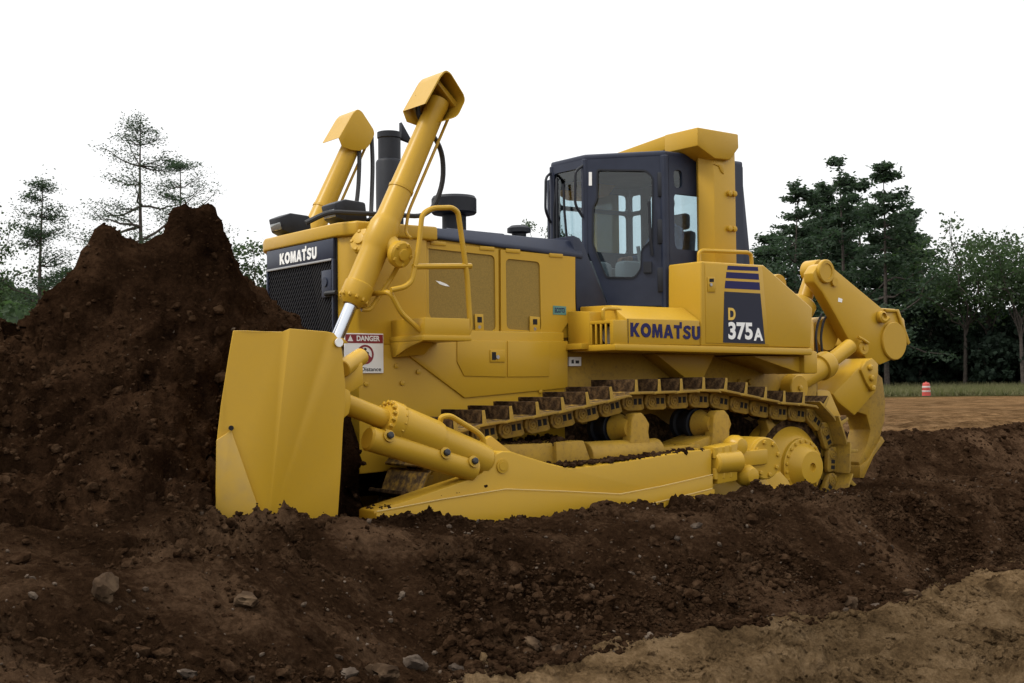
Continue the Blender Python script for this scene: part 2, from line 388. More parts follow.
soil('mound_soil', (.0065, .0032, .0018), (.0230, .0118, .0062), (.060, .032, .0170), 1.0, scale=.9, lo=.38, hi=.66)
soil('road_soil', (.062, .038, .019), (.185, .118, .059), (.310, .207, .112), 1.4, scale=1.6, lo=.40, hi=.63)
soil('clod_soil', (.0095, .0050, .0027), (.028, .0152, .0082), (.068, .041, .0235), .6, scale=5)
M['pebble'] = noise_mix(mat('pale_pebble', (.2, .18, .16), .9, spec=.1), [(.03, .020, .013), (.058, .041, .028), (.11, .084, .062)], scale=2.5, detail=3, bump=.3)
M['rock_brown'] = noise_mix(mat('brown_rock', (.10, .07, .045), 1.0, spec=.05), [(.022, .0135, .008), (.045, .028, .0165), (.085, .056, .033)], scale=7, detail=8, bump=.6, bump_scale=25)
M['rock_grey'] = noise_mix(mat('grey_rock', (.16, .14, .125), 1.0, spec=.08), [(.035, .025, .018), (.062, .046, .034), (.11, .086, .066)], scale=7, detail=8, bump=.6, bump_scale=25)
# one sheet of ground: brown haul road near, dusty field far, grass under the trees
gm = M['road_soil']; t = gm.node_tree; N = t.nodes.new; L = t.links.new; b = t.nodes['Principled BSDF']
src = b.inputs['Base Color'].links[0].from_socket
geo = N('ShaderNodeNewGeometry'); ln = N('ShaderNodeVectorMath'); ln.operation = 'DISTANCE'; ln.inputs[1].default_value = (9.9, 10.0, 1.6)
L(geo.outputs['Position'], ln.inputs[0])
nf = N('ShaderNodeTexNoise'); nf.inputs['Scale'].default_value = .12; nf.inputs['Detail'].default_value = 6; L(geo.outputs['Position'], nf.inputs['Vector'])
ad = N('ShaderNodeMath'); ad.operation = 'MULTIPLY_ADD'; ad.inputs[1].default_value = 26; L(nf.outputs['Fac'], ad.inputs[0]); L(ln.outputs['Value'], ad.inputs[2])
mr = N('ShaderNodeMapRange'); mr.inputs['From Min'].default_value = 83; mr.inputs['From Max'].default_value = 92; L(ad.outputs[0], mr.inputs['Value'])
mx = N('ShaderNodeMix'); mx.data_type = 'RGBA'; mx.inputs[7].default_value = (.040, .042, .016, 1); L(mr.outputs[0], mx.inputs[0]); L(src, mx.inputs[6])
nf2 = N('ShaderNodeTexNoise'); nf2.inputs['Scale'].default_value = .35; nf2.inputs['Detail'].default_value = 8; L(geo.outputs['Position'], nf2.inputs['Vector'])
rp = N('ShaderNodeMapRange'); rp.inputs['From Min'].default_value = .35; rp.inputs['From Max'].default_value = .65; rp.inputs['To Min'].default_value = .72; rp.inputs['To Max'].default_value = 1.16
L(nf2.outputs['Fac'], rp.inputs['Value'])
mf = N('ShaderNodeMapRange'); mf.inputs['From Min'].default_value = 13; mf.inputs['From Max'].default_value = 19; L(ln.outputs['Value'], mf.inputs['Value'])
mff = N('ShaderNodeMix'); mff.data_type = 'RGBA'; mff.blend_type = 'MULTIPLY'; mff.inputs[7].default_value = (.84, .76, .70, 1); L(mf.outputs[0], mff.inputs[0]); L(mx.outputs[2], mff.inputs[6])
ml = N('ShaderNodeVectorMath'); ml.operation = 'SCALE'; L(mff.outputs[2], ml.inputs[0]); L(rp.outputs[0], ml.inputs['Scale']); L(ml.outputs[0], b.inputs['Base Color'])

# ------------------------------------------------------------------ ground
def ground_h(x, y):
    far = smooth(-1.9, -2.7, y)*.62
    far = np.maximum(far, .6*smooth(-12, -30, x)*smooth(30, 5, y))
    d = np.hypot(x-9.9, y-10.0)
    z = far
    near = smooth(60, 20, d)
    z = z + (far > .2)*smooth(60, 25, d)*.07*fbm(x*1.1, y*1.1, 0*x+23, 4, .6)
    z = z + near*(.05*fbm(x*.35, y*.35, 0*x, 3) + .060*fbm(x*1.1, y*2.3, 0*x+3, 4) + .034*fbm(x*3, y*5.5, 0*x+5, 4, .55) + .010*fbm(x*13, y*17, 0*x+55, 3, .6))
    road = smooth(3.6, 4.6, y)*near
    z = z+road*(.06*fbm(x*.40, (y-.10*x)*2.2, 0*x+51, 4, .5, True)-.02)
    q = smooth(-.2, .3, fbm(x*.7, y*1.3, 0*x+71, 3)); z = z+road*(.02+.045*q)*billow(x*5, y*8.5, 0*x+4, 4, .72)
    # ruts left by tyres, with soil squeezed up along their rims
    for yc, wd, dp in ((4.75, .22, .07), (5.45, .26, .06), (6.55, .24, .08), (7.30, .25, .06)):
        yy = (y-yc-.13*(x-3)-.10*np.sin(x*.7+yc))/wd
        z = z+road*.55*dp*(-np.exp(-yy**4)+.75*np.exp(-((np.abs(yy)-1.35)/.38)**2)*(1+1.2*fbm(x*2.2, y*2.2, 0*x+yc, 3)))
    # crawler prints: bars across two lanes that run with the road
    for yc, s in ((6.25, .5), (7.55, .45)):
        lane = np.exp(-((y-yc-.12*x+.55)/.33)**4)
        z = z + road*lane*(-.05+.045*(.5+.5*np.sin(2*PI*(x+.15*y)/.27))**2*(1+.6*fbm(x*1.7, y*1.7, 0*x+8, 3)))
    return z + smooth(60, 120, d)*.4*fbm(x*.02, y*.02, 0*x, 2)
def spaced(parts):
    out = []
    for a, b_, st in parts: out += list(np.arange(a, b_, st))
    return np.array(out)
xs = spaced([(-900, -200, 50), (-200, -40, 8), (-40, -14, 1.0), (-14, -3, .12), (-3, 9.2, .03), (9.2, 14, .2), (14, 60, 4), (60, 901, 60)])
ys = spaced([(-900, -200, 50), (-200, -40, 8), (-40, -12, 1.0), (-12, -2.8, .16), (-2.8, 3.6, .16), (3.6, 8.4, .03), (8.4, 14, .2), (14, 60, 4), (60, 901, 60)])
tag(grid_mesh('ground', xs, ys, ground_h, 'road_soil'), kind='structure')

# ------------------------------------------------------------------ windrow of soil between the road and the machine
def berm_parts(x, y):
    k = np.maximum(0, x-6)
    wob = .16*fbm(x*.8, 0*x, 0*x+2, 3)
    by = 4.05-.38*smooth(2.3, .6, x)+.85*k+wob; cy = 3.0+.42*k+.6*wob; ty = 2.15+.10*k
    H = .635+.05*fbm(x*.9, y*.9, 0*x+7, 3)+.14*smooth(5.7, 7.2, x)
    u = np.clip((by-y)/(by-cy), 0, 1)
    z = H*(.92*u**.92)+.08*H*smooth(cy, ty, y)
    inner = smooth(ty-.62, ty, y)
    z = z*(.35+.65*inner)
    z = z+.30*np.exp(-((x-5.25)/.42)**2-((y-1.62)/.33)**2)+.16*np.exp(-((x-6.0)/.55)**2-((y-2.62)/.36)**2)+.14*np.exp(-((x-6.85)/.35)**2-((y-2.25)/.4)**2)
    return z, u, by
def berm_h(x, y):
    z, u, by = berm_parts(x, y)
    cl = smooth(-.15, .35, fbm(x*.9, y*.9, 0*x+31, 3))                  # cloddy stretches against smooth slides
    n = .065*fbm(x*1.5, y*1.5, 0*x+1, 3)+(.02+.05*cl)*fbm(x*4.5, y*4.5, 0*x+4, 4, .6)+(.008+.030*cl)*fbm(x*13, y*13, 0*x+6, 3, .6)
    n = n+(.018+.05*cl)*billow(x*5.5, y*5.5, z*5.5+2, 3, .55)
    n = n-.07*cl*smooth(.18, .42, fbm(x*2.6, y*3.4, 0*x+41, 2))*u          # undercut hollows
    n = n+.03*fbm(x*7+1.5*y, y*1.4, 0*x+9, 3)*u*(u < 1)            # runnels down the face
    return z+n*smooth(-.05, .25, u)-.10*smooth(.03, -.02, u)
bx = spaced([(-9, -2.5, .06), (-2.5, 9.6, .022)])
byy = spaced([(1.35, 7.6, .024)])
bo = grid_mesh('dirt_berm', bx, byy, berm_h, 'berm_soil', keep=lambda X, Y, Z: (Y < berm_parts(X, Y)[2]+.25))
tag(bo, 'long low ridge of dark crumbly soil between the light brown road and the bulldozer', 'soil ridge')
# the far side of the slot the machine has cut
def slot_h(x, y):
    u = np.clip((-.95+.15*fbm(x*.6, 0*x, 0*x, 2)-y)/.95, 0, 1)
    H = .80+.05*fbm(x*.7, y*.7, 0*x+3, 3)
    dn = smooth(-2.25, -4.2, y)
    z = H*u**.85*(1-dn*.45)
    n = .05*fbm(x*1.6, y*1.6, 0*x+11, 4)+.035*fbm(x*5, y*5, 0*x+14, 4, .6)+.02*fbm(x*13, y*13, 0*x+6, 2)
    return z+n*smooth(0, .2, u)-.05*(1-smooth(0, .1, u))-dn*.14
fx = spaced([(-26, -12, .12), (-12, -2, .05), (-2, 4.5, .12)])
fy = spaced([(-4.6, -.8, .05)])
tag(grid_mesh('dirt_berm', fx, fy, slot_h, 'berm_soil'), 'dark soil bank along the far side of the cut behind the bulldozer', 'soil ridge')

# ------------------------------------------------------------------ the heap the blade is pushing
RIDGE = sorted([(7.488, 2.17), (7.406, 2.136), (7.337, 2.188), (7.211, 2.249), (7.127, 2.331), (7.055, 2.429), (6.983, 2.557), (6.925, 2.656), (6.851, 2.727), (6.792, 2.827), (6.732, 2.876), (6.657, 2.874), (6.611, 2.832), (6.55, 2.805), (6.488, 2.786), (6.434, 2.759), (6.395, 2.784), (6.34, 2.803), (6.285, 2.845), (6.253, 2.978), (6.205, 3.052), (6.132, 3.065), (6.075, 3.038), (6.018, 3.05), (5.944, 3.056), (5.869, 3.038), (5.803, 2.884), (5.736, 2.713), (5.685, 2.572), (5.617, 2.479), (5.54, 2.474), (5.453, 2.437), (5.348, 2.352), (5.241, 2.257), (5.115, 2.17), (4.978, 2.09)])
RX = np.array([p[0] for p in RIDGE]+[8.2, 9.2, 10.5]); RZ = np.array([p[1] for p in RIDGE]+[1.85, 1.3, .7])
def mound_h(x, y):
    xw = x+.05*fbm(x*2, y*2, 0*x+21, 3)
    zr = np.interp(xw, RX, RZ)
    zs = np.interp(xw+.09, RX, RZ)*.5+np.interp(xw-.09, RX, RZ)*.5
    d = np.abs(y-.6)
    zr = zr*np.exp(-(d/.35)**2)+zs*(1-np.exp(-(d/.35)**2))
    tn = np.clip((y-.6)/(2.75+.25*np.maximum(0, x-6.5)), 0, 1); tf = np.clip((.6-y)/3.2, 0, 1)
    base = .45
    z = zr-(zr-base)*(1-(1-tn)**1.75)-(zr-base)*(1-(1-tf)**1.3)
    # nothing behind the moldboard except what spills over its top edge
    front = 5.98+.62*np.maximum(0, y-1.45)
    spill = smooth(front-.10, front+.16, x)
    over = smooth(1.75, 1.25, y)*smooth(4.88, 5.02, x)
    z = z*np.maximum(spill, over)+.2*(1-np.maximum(spill, over))
    return z
mxs_ = spaced([(4.86, 10.4, .03)]); mys_ = spaced([(-2.9, 4.2, .03)])
X, Y = np.meshgrid(mxs_, mys_, indexing='ij')
mo = grid_mesh('dirt_mound', mxs_, mys_, mound_h, 'mound_soil', keep=lambda X, Y, Z: Z > .25)
me = mo.data; nv = len(me.vertices); co = np.zeros(nv*3); me.vertices.foreach_get('co', co); co = co.reshape(-1, 3)
no = np.zeros(nv*3); me.vertex_normals.foreach_get('vector', no); no = no.reshape(-1, 3)
a, b_, c = co.T
amp = smooth(.4, .8, c)
cl = smooth(-.2, .4, fbm(a*.8, b_*.8, c*.8+3, 3))
hi = 1-.8*smooth(2.1, 2.6, c)
dsp = .075*hi*fbm(a*1.5, b_*1.5, c*1.5, 3)+(.02+.05*cl)*hi*fbm(a*4.5, b_*4.5, c*4.5+5, 3, .6)+(.012+.035*cl)*fbm(a*11, b_*11, c*11+8, 3, .6)+.016*fbm(a*30, b_*30, c*30+8, 2, .6)
dsp += (.02+.035*cl)*(.4+.6*hi)*billow(a*4.5, b_*4.5, c*4.5+9, 4, .68)
dsp += .06*fbm(a*5+c*1.2, b_*5, c*.8+3, 4, .6)*smooth(1.0, 2.0, c)*(.35+.65*hi)
dsp -= .10*hi*smooth(.12, .40, fbm(a*2.2, b_*2.2, c*2.8+17, 2))
co = co+no*(dsp*amp)[:, None]
me.vertices.foreach_set('co', co.astype(np.float32).ravel()); me.update()
tag(mo, 'tall dark brown heap of loose soil with two peaks before the blade', 'soil heap')
mound_co, mound_no = co.copy(), no.copy()

# ------------------------------------------------------------------ clods, pebbles, rocks
def ico(sub, seed, rough=.28):
    b = bmesh.new(); bmesh.ops.create_icosphere(b, subdivisions=sub, radius=1)
    rs = np.random.RandomState(seed); v = np.array([x.co for x in b.verts]); off = rs.rand(3)*50
    k = 1+rough*1.6*fbm(v[:, 0]*1.3+off[0], v[:, 1]*1.3+off[1], v[:, 2]*1.3+off[2], 3)
    cell = rs.normal(size=(7, 3)); cell /= np.linalg.norm(cell, axis=1)[:, None]
    for n_ in cell:                                            # a few flat broken faces
        dd = v*k[:, None]@n_; k = np.where(dd > .72, k*.72/np.maximum(dd, 1e-3), k)
    v = v*k[:, None]*np.array([1, .8+.3*rs.rand(), .6+.25*rs.rand()])
    f = np.array([[q.index for q in p.verts] for p in b.faces]); b.free(); return v, f
SMALL = [ico(1, s) for s in range(8)]; BIG = [ico(2, 20+s) for s in range(6)]
def scatter(name, P, r, mats, big=.035, seed=1, smooth_=False):
    rs = np.random.RandomState(seed); V = []; F = []; base = 0
    for p, q in zip(P, r):
        lib = BIG if q > big else SMALL; v, f = lib[rs.randint(len(lib))]
        an = rs.rand(3)*6.28; ca, sa = math.cos(an[0]), math.sin(an[0]); cb, sb = math.cos(an[1]*.2), math.sin(an[1]*.2)
        Rm = np.array([[ca, -sa, 0], [sa, ca, 0], [0, 0, 1]])@np.array([[1, 0, 0], [0, cb, -sb], [0, sb, cb]])
        V.append((v*q)@Rm.T+p); F.append(f+base); base += len(v)
    return raw_mesh(name, np.concatenate(V), np.concatenate(F), mats, smooth_)
rs = np.random.RandomState(11)
def on_berm(n, xlo, xhi, foot):
    x = rs.uniform(xlo, xhi, n); _, _, by = berm_parts(x, 0*x); cy = 2.0
    y = by+.12-(by-cy)*np.where(rs.rand(n) < foot, rs.rand(n)**2.2*.5, rs.rand(n))
    h = np.maximum(berm_h(x, y), ground_h(x, y)); return np.stack([x, y, h], 1)
P1 = on_berm(95000, -3.5, 9.2, .5); q_ = np.clip(.12+1.3*smooth(-.1, .4, fbm(P1[:, 0]*.9, P1[:, 1]*.9, 0*P1[:, 0]+31, 3)), 0, 1); P1 = P1[rs.rand(len(P1)) < q_]
r1 = .0035+.0068*rs.exponential(1, len(P1)); r1 = np.minimum(r1, .07)
P1[:, 2] += r1*.15
k = rs.randint(0, len(mound_co), 22000); k = k[mound_co[k, 2] > .5]
P2 = mound_co[k]+mound_no[k]*.0; r2 = np.minimum(.005+.0085*rs.exponential(1, len(k)), .075)*np.where(co[k, 2] > 2.3, .6, 1)
x = rs.uniform(-14, -2, 2500); y = rs.uniform(-3.4, -1.2, 2500); P3 = np.stack([x, y, slot_h(x, y)], 1); r3 = np.minimum(.012+.014*rs.exponential(1, 2500), .09)
tag(scatter('soil_clods', np.concatenate([P1, P2, P3]), np.concatenate([r1, r2, r3]), 'clod_soil'), 'dark soil clods and crumbs littering the ridge and the heap', 'soil clods', kind='stuff')
P4 = on_berm(1500, -3, 9.2, .4); r4 = np.minimum(.003+.005*rs.exponential(1, 1500), .028); P4[:, 2] += r4*.3
k = rs.randint(0, len(mound_co), 200); P5 = mound_co[k][mound_co[k, 2] > .5]; r5 = np.minimum(.006+.006*rs.exponential(1, len(P5)), .03)
tag(scatter('pale_pebbles', np.concatenate([P4, P5]), np.concatenate([r4, r5]), 'pebble'), 'small pale pebbles scattered over the dark soil', 'pebbles', kind='stuff')
x = rs.uniform(-2, 8.0, 34000); y = rs.uniform(3.6, 7.6, 34000); q_ = smooth(-.1, .35, fbm(x*.8, y*1.6, 0*x+61, 3)); kp = rs.rand(34000) < .12+.88*q_; x, y = x[kp], y[kp]; r6 = np.minimum(.004+.0075*rs.exponential(1, len(x)), .055)
P6 = np.stack([x, y, ground_h(x, y)+r6*.1], 1)
tag(scatter('road_crumbs', P6, r6, 'road_soil'), 'light brown dry crumbs scattered on the rutted road', 'soil crumbs', kind='stuff')
def rock(px, py, r, sc, m, label, seed, dz=.25):
    v, f = ico(3, seed, .35)
    v = v*np.array(sc)*r
    z = max(float(berm_h(np.array([px]), np.array([py]))[0]) if py < float(berm_parts(np.array([px]), np.array([py]))[2][0])+.2 else -9, float(ground_h(np.array([px]), np.array([py]))[0]))
    o = raw_mesh('rock', v, f, m); o.location = (px, py, z+r*dz); o.rotation_euler = (rng.uniform(-.4, .4), rng.uniform(-.4, .4), rng.uniform(0, 6))
    o.data.set_sharp_from_angle(angle=R(32))
    tag(o, label, 'rock')
for a in ((7.90, 4.02, .088, (1, .8, 1.15), 'rock_brown', 'large tan elongated rock stuck in the ridge near the left edge'),
          (7.16, 4.00, .075, (1, .9, .9), 'rock_brown', 'rounded dark brown rock on the ridge face below the heap'),
          (6.21, 4.05, .078, (1.1, .9, .9), 'rock_grey', 'biggest rounded grey rock at the foot of the ridge'),
          (7.73, 4.64, .055, (1.2, .9, .8), 'rock_grey', 'angular pinkish grey rock low at the bottom left of the ridge'),
          (6.79, 4.38, .045, (1, .9, .9), 'rock_grey', 'small grey rock just left of the brown foot rocks'),
          (6.52, 4.25, .080, (1.1, 1, .9), 'rock_brown', 'lumpy brown rock left of the biggest grey rock'),
          (5.95, 4.06, .050, (1, 1, .9), 'rock_grey', 'small grey rock right of the biggest grey rock'),
          (5.33, 3.94, .068, (1.1, 1, .8), 'rock_brown', 'brown rock leaning on a smaller one where ridge meets road'),
          (5.21, 4.02, .052, (.8, 1, 1.1), 'rock_brown', 'smaller brown rock leaning against its neighbour at the road edge'),
          (2.45, 3.98, .085, (1.1, 1, .8), 'rock_brown', 'dark brown rock beside the pale flint at the road edge'),
          (2.25, 4.04, .040, (1.3, .8, .7), 'rock_grey', 'pale bluish flint at the road edge below the sprocket'),
          (1.75, 4.00, .075, (1.1, 1, .85), 'rock_brown', 'dark brown rock at the road edge towards the right'),
          (3.12, 3.10, .042, (1, .9, .8), 'rock_grey', 'pale round stone high on the ridge crest under the push arm'),
          (3.45, 3.22, .040, (1, .9, 1), 'rock_grey', 'pale egg shaped stone on the upper ridge face'),
          (4.10, 3.45, .034, (1.1, .9, .8), 'rock_grey', 'small pale stone halfway up the middle of the ridge')):
    rock(*a, seed=int(a[0]*100) % 97)


# ------------------------------------------------------------------ trees, hill, grass
def leafmat(name, a, b_, trans=.25):
    m = mat(name, a, .8, spec=.2); noise_mix(m, [a, b_], scale=1.2, detail=4)
    t = m.node_tree; p = t.nodes['Principled BSDF']; tl = t.nodes.new('ShaderNodeBsdfTranslucent'); mx = t.nodes.new('ShaderNodeMixShader')
    tl.inputs[0].default_value = (a[0]*2.2, a[1]*2.4, a[2]*1.5, 1); mx.inputs[0].default_value = trans
    t.links.new(p.outputs[0], mx.inputs[1]); t.links.new(tl.outputs[0], mx.inputs[2]); t.links.new(mx.outputs[0], t.nodes['Material Output'].inputs[0])
    M[name] = m
leafmat('pine_needles', (.022, .038, .025), (.048, .073, .044), .35)
leafmat('leaves', (.028, .047, .023), (.052, .079, .036), .38)
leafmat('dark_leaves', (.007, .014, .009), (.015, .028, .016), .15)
leafmat('grass_blades', (.070, .074, .032), (.15, .135, .070), .3)
M['bark'] = noise_mix(mat('bark', (.05, .04, .032), .95), [(.03, .024, .02), (.075, .06, .048)], scale=6, bump=.5, bump_scale=20)
def leaf_quads(C_, N_, size, rs, flat=.5, asp=.5):
    """one small leaf spray per centre, randomly turned"""
    n = len(C_); d = rs.normal(size=(n, 3)); d[:, 2] *= flat; d /= np.linalg.norm(d, axis=1)[:, None]
    e = rs.normal(size=(n, 3)); e -= d*(e*d).sum(1)[:, None]; e /= np.linalg.norm(e, axis=1)[:, None]
    s = size*(.6+.8*rs.rand(n))[:, None]
    q = np.stack([C_-d*s*.5, C_+e*s*asp*.5, C_+d*s*.5, C_-e*s*asp*.5], 1).reshape(-1, 3)
    return q, np.arange(4*n).reshape(-1, 4)
def limbs(name, segs, parent, sides=6):
    V = []; F = []; k = 0
    for a, b_, ra, rb in segs:
        a, b_ = np.array(a), np.array(b_); d = b_-a; d = d/max(np.linalg.norm(d), 1e-6); u = np.cross(d, [.3, .9, .2]); u /= np.linalg.norm(u); w = np.cross(d, u)
        an = np.arange(sides)*2*PI/sides; c = np.cos(an)[:, None]*u+np.sin(an)[:, None]*w
        V += [a+c*ra, b_+c*rb]; i = np.arange(sides); j = (i+1) % sides
        F.append(np.stack([k+i, k+j, k+sides+j, k+sides+i], 1)); k += 2*sides
    return raw_mesh(name, np.concatenate(V), np.concatenate(F), 'bark', parent=parent)
def tree(kind, h, w, seed, label, group, start=.2, dens=1.0, leaf=.34, lm=None, name=None, boost=1.0):
    rs = np.random.RandomState(seed); root = empty(name or kind)
    cat = 'tree' if kind != 'bush' else 'bush'
    tag(root, label, cat, group)
    segs = []; CE = []; SZ = []
    lean = rs.normal(size=2)*.02*h
    tp = lambda q: np.array([lean[0]*q*q+.12*math.sin(q*5+seed), lean[1]*q*q+.1*math.cos(q*4+seed), h*q])
    r0 = .012*h+.04; tr = lambda q: r0*(1-q*.93)
    if kind == 'pine_tree':
        for i in range(12): segs.append((tp(i/12), tp((i+1)/12), tr(i/12), tr((i+1)/12)))
        nl = int(17*dens**.3)
        for l in range(nl):
            q = start+(1-start)*(l+.9*rs.rand())/nl
            for _ in range(rs.randint(3, 6)):
                if rs.rand() > .55+.4*dens: continue
                a = rs.rand()*6.28; prof = (1-(q-start)/(1-start))**.75*(.55+.45*min(1, (q-start)/.18+.3))
                ln_ = w*(prof+.06)*(.45+.65*rs.rand()); up = .12+.35*q+.26*rs.normal()
                p0 = tp(min(q, .985)); d = np.array([math.cos(a), math.sin(a), up]); prev = p0; rr = .022*ln_+.012
                for k in range(1, 6):
                    t_ = k/5; p = p0+d*ln_*t_+np.array([0, 0, -.10*ln_*math.sin(t_*3)])+rs.normal(size=3)*.05*ln_*.5
                    segs.append((prev, p, rr*(1-t_*.8)+.01, rr*(1-t_)+.008)); prev = p
                    if t_ > .35:
                        for _c in range(2):
                            cc = p+rs.normal(size=3)*np.array([.22, .22, .08])*max(.6, ln_*.28)
                            nn = int(((22 if boost > 1 else 19)*dens+3)*boost); CE.append(cc+rs.normal(size=(nn, 3))*np.array([.48, .48, .19])*(.55+.22*ln_*.5)); SZ.append(nn)
        nn = 40; CE.append(tp(.97)+rs.normal(size=(nn, 3))*np.array([.25, .25, .45]))
        asp, flat = .45, .45
    else:
        if kind == 'broadleaf_tree':
            fork = start+.1
            for i in range(6): segs.append((tp(fork*i/6), tp(fork*(i+1)/6), tr(fork*i/6), tr(fork*(i+1)/6)))
            nb = 8; cl = []
            for b_i in range(nb):
                a = b_i*6.28/nb+rs.rand(); base = tp(fork*(.75+.25*rs.rand()))
                top = np.array([math.cos(a)*w*(.25+.7*rs.rand()), math.sin(a)*w*(.25+.7*rs.rand()), h*(fork+(.97-fork)*(.35+.65*rs.rand()))])
                prev = base
                for k in range(1, 6):
                    t_ = k/5; p = base+(top-base)*t_+rs.normal(size=3)*.035*h*(1-t_*.3)*.6+np.array([0, 0, .05*h*math.sin(t_*3.1)])
                    segs.append((prev, p, tr(fork)*.6*(1-.8*(t_-.2)), tr(fork)*.6*(1-.8*t_)))
                    if t_ > .3:
                        for _c in range(int(3+4*dens)):
                            cl.append(p+rs.normal(size=3)*np.array([.16, .16, .10])*w*1.1)
                            if rs.rand() < .35: segs.append((p, cl[-1], .035, .012))
                    prev = p
            for c in cl:
                nn = int(50*dens*(.5+rs.rand())); CE.append(c+rs.normal(size=(nn, 3))*np.array([.5, .5, .34])*(.35+.09*w))
        else:
            for b_i in range(5):
                a = rs.rand()*6.28; top = np.array([math.cos(a)*w*.5, math.sin(a)*w*.5, h*.75]); segs.append((np.zeros(3), top, .06, .02))
            for _c in range(int(46*dens)):
                v = rs.normal(size=3); v /= np.linalg.norm(v); v *= rs.rand()**.4
                c = np.array([v[0]*w, v[1]*w, h*.5+v[2]*h*.46]); nn = int(34*(.5+rs.rand())); CE.append(c+rs.normal(size=(nn, 3))*np.array([.55, .55, .42])*(.3+.1*w))
        asp, flat = .75, .9
    limbs('trunk', segs, root)
    P = np.concatenate(CE); P = P[P[:, 2] > .15]
    q, f = leaf_quads(P, None, leaf, rs, flat, asp)
    raw_mesh('crown', q, f, lm or {'pine_tree': 'pine_needles', 'broadleaf_tree': 'leaves', 'bush': 'dark_leaves'}[kind], False, parent=root)
    return root
def gz(x, y): return float(ground_h(np.array([float(x)]), np.array([float(y)]))[0])
def at(root, p, rz=0.0):
    root.location = (p[0], p[1], gz(p[0], p[1])-.05); root.rotation_euler.z = rz
    return root
def hgt(p): return p[2]-gz(p[0], p[1])
GR, GL = 'trees along the edge of the field on the right', 'trees behind the heap on the left'
# right: pines, then broadleaf trees, over a dark understory
SPEC = [
 ('pine_tree', (-68.725, -58.13, 17.284), 5.6, .08, .85, 'broad dark pine with layered boughs nearest the bulldozer cab'),
 ('pine_tree', (-77.552, -60.029, 20.697), 4.4, .15, .75, 'tallest pine of the wood, its thin top standing clear'),
 ('pine_tree', (-74.774, -53.826, 18.842), 5.4, .15, .9, 'tall dense pine with a bare trunk showing above the ripper'),
 ('pine_tree', (-77.722, -62.984, 19.038), 5.0, .08, .9, 'dark pine squeezed between the broad pine and the tallest one'),
 ('pine_tree', (-85.676, -59.263, 17.247), 5.0, .08, 1.0, 'pine with drooping boughs at the right end of the pines'),
 ('pine_tree', (-79.379, -70.238, 15.104), 4.6, .08, 1.1, 'short pine peeping out behind the yellow fuel tank'),
 ('pine_tree', (-85.681, -64.255, 20.452), 4.8, .08, .8, 'pine half hidden behind the tallest pines'),
 ('pine_tree', (-85.684, -67.47, 18.147), 6.2, .06, 1.3, 'lower pine filling the middle of the dark pine group'),
 ('pine_tree', (-89.796, -63.793, 17.069), 6.0, .06, 1.3, 'lower pine filling the right half of the dark pine group'),
 ('pine_tree', (-84.45, -70.517, 16.786), 6.0, .06, 1.2, 'lower pine filling the left half of the dark pine group'),
 ('broadleaf_tree', (-79.855, -50.127, 13.92), 6.2, .30, .42, 'slender open crowned tree with forked trunks right of the pines'),
 ('broadleaf_tree', (-82.749, -54.752, 14.092), 4.6, .28, .55, 'leafy tree touching the right side of the pines'),
 ('broadleaf_tree', (-82.527, -49.704, 13.558), 5.4, .32, .42, 'thin tree with sky showing through beside the frame edge'),
 ('broadleaf_tree', (-80.407, -45.565, 13.311), 5.4, .30, .6, 'leafy tree cut by the right edge of the picture'),
 ('broadleaf_tree', (-85.549, -44.739, 12.594), 5.4, .30, .7, 'leafy tree beyond the right edge of the picture'),
 ('pine_tree', (-88.433, -43.679, 15.89), 5.4, .15, 1.2, 'dark pine beyond the right edge of the picture')]
for i, (kd, p, w, st, dn, lb) in enumerate(SPEC):
    at(tree(kd, hgt(p), w, 100+i, lb, GR, st, dn, leaf=.40 if kd == 'pine_tree' else .27), p)
US = [(-70.966, -66.092, 6.717), (-72.231, -64.724, 7.716), (-73.466, -63.344, 8.88), (-74.56, -62.08, 9.781), (-75.628, -60.809, 8.451), (-76.669, -59.532, 9.258), (-77.683, -58.25, 7.853), (-78.573, -57.092, 8.32), (-79.44, -55.932, 6.931), (-80.193, -54.899, 7.82), (-81.019, -53.736, 6.693), (-81.735, -52.701, 8.155), (-82.434, -51.667, 6.046), (-83.116, -50.634, 7.085), (-83.78, -49.601, 5.571), (-84.348, -48.699, 7.016), (-84.98, -47.67, 6.164), (-85.748, -46.387, 7.093), (-86.635, -44.853, 6.632), (-87.486, -43.327, 7.375)]
WHERE = ['behind the fuel tank', 'left of the ripper', 'behind the ripper cylinder', 'behind the tall ripper plate', 'under the tallest pine', 'under the dense pine', 'behind the ripper pivot disc', 'right of the ripper',
         'above the striped barrel on its left', 'above the striped barrel', 'right of the striped barrel', 'under the forked tree', 'below the gap of sky', 'in front of the thin tree', 'low under the thin tree', 'near the right edge', 'cut by the right edge', 'past the right edge', 'well past the right edge', 'last one past the right edge']
for i, p in enumerate(US):
    jit = rng.uniform(-3, 3)
    at(tree('bush', hgt(p)*rng.uniform(.92, 1.06), 2.6+.8*rng.random(), 300+i, 'dark leafy understory bush '+WHERE[i], 'understory bushes at the foot of the wood', dens=1.5, leaf=.48), (p[0]+jit, p[1]+jit*.5, 0))
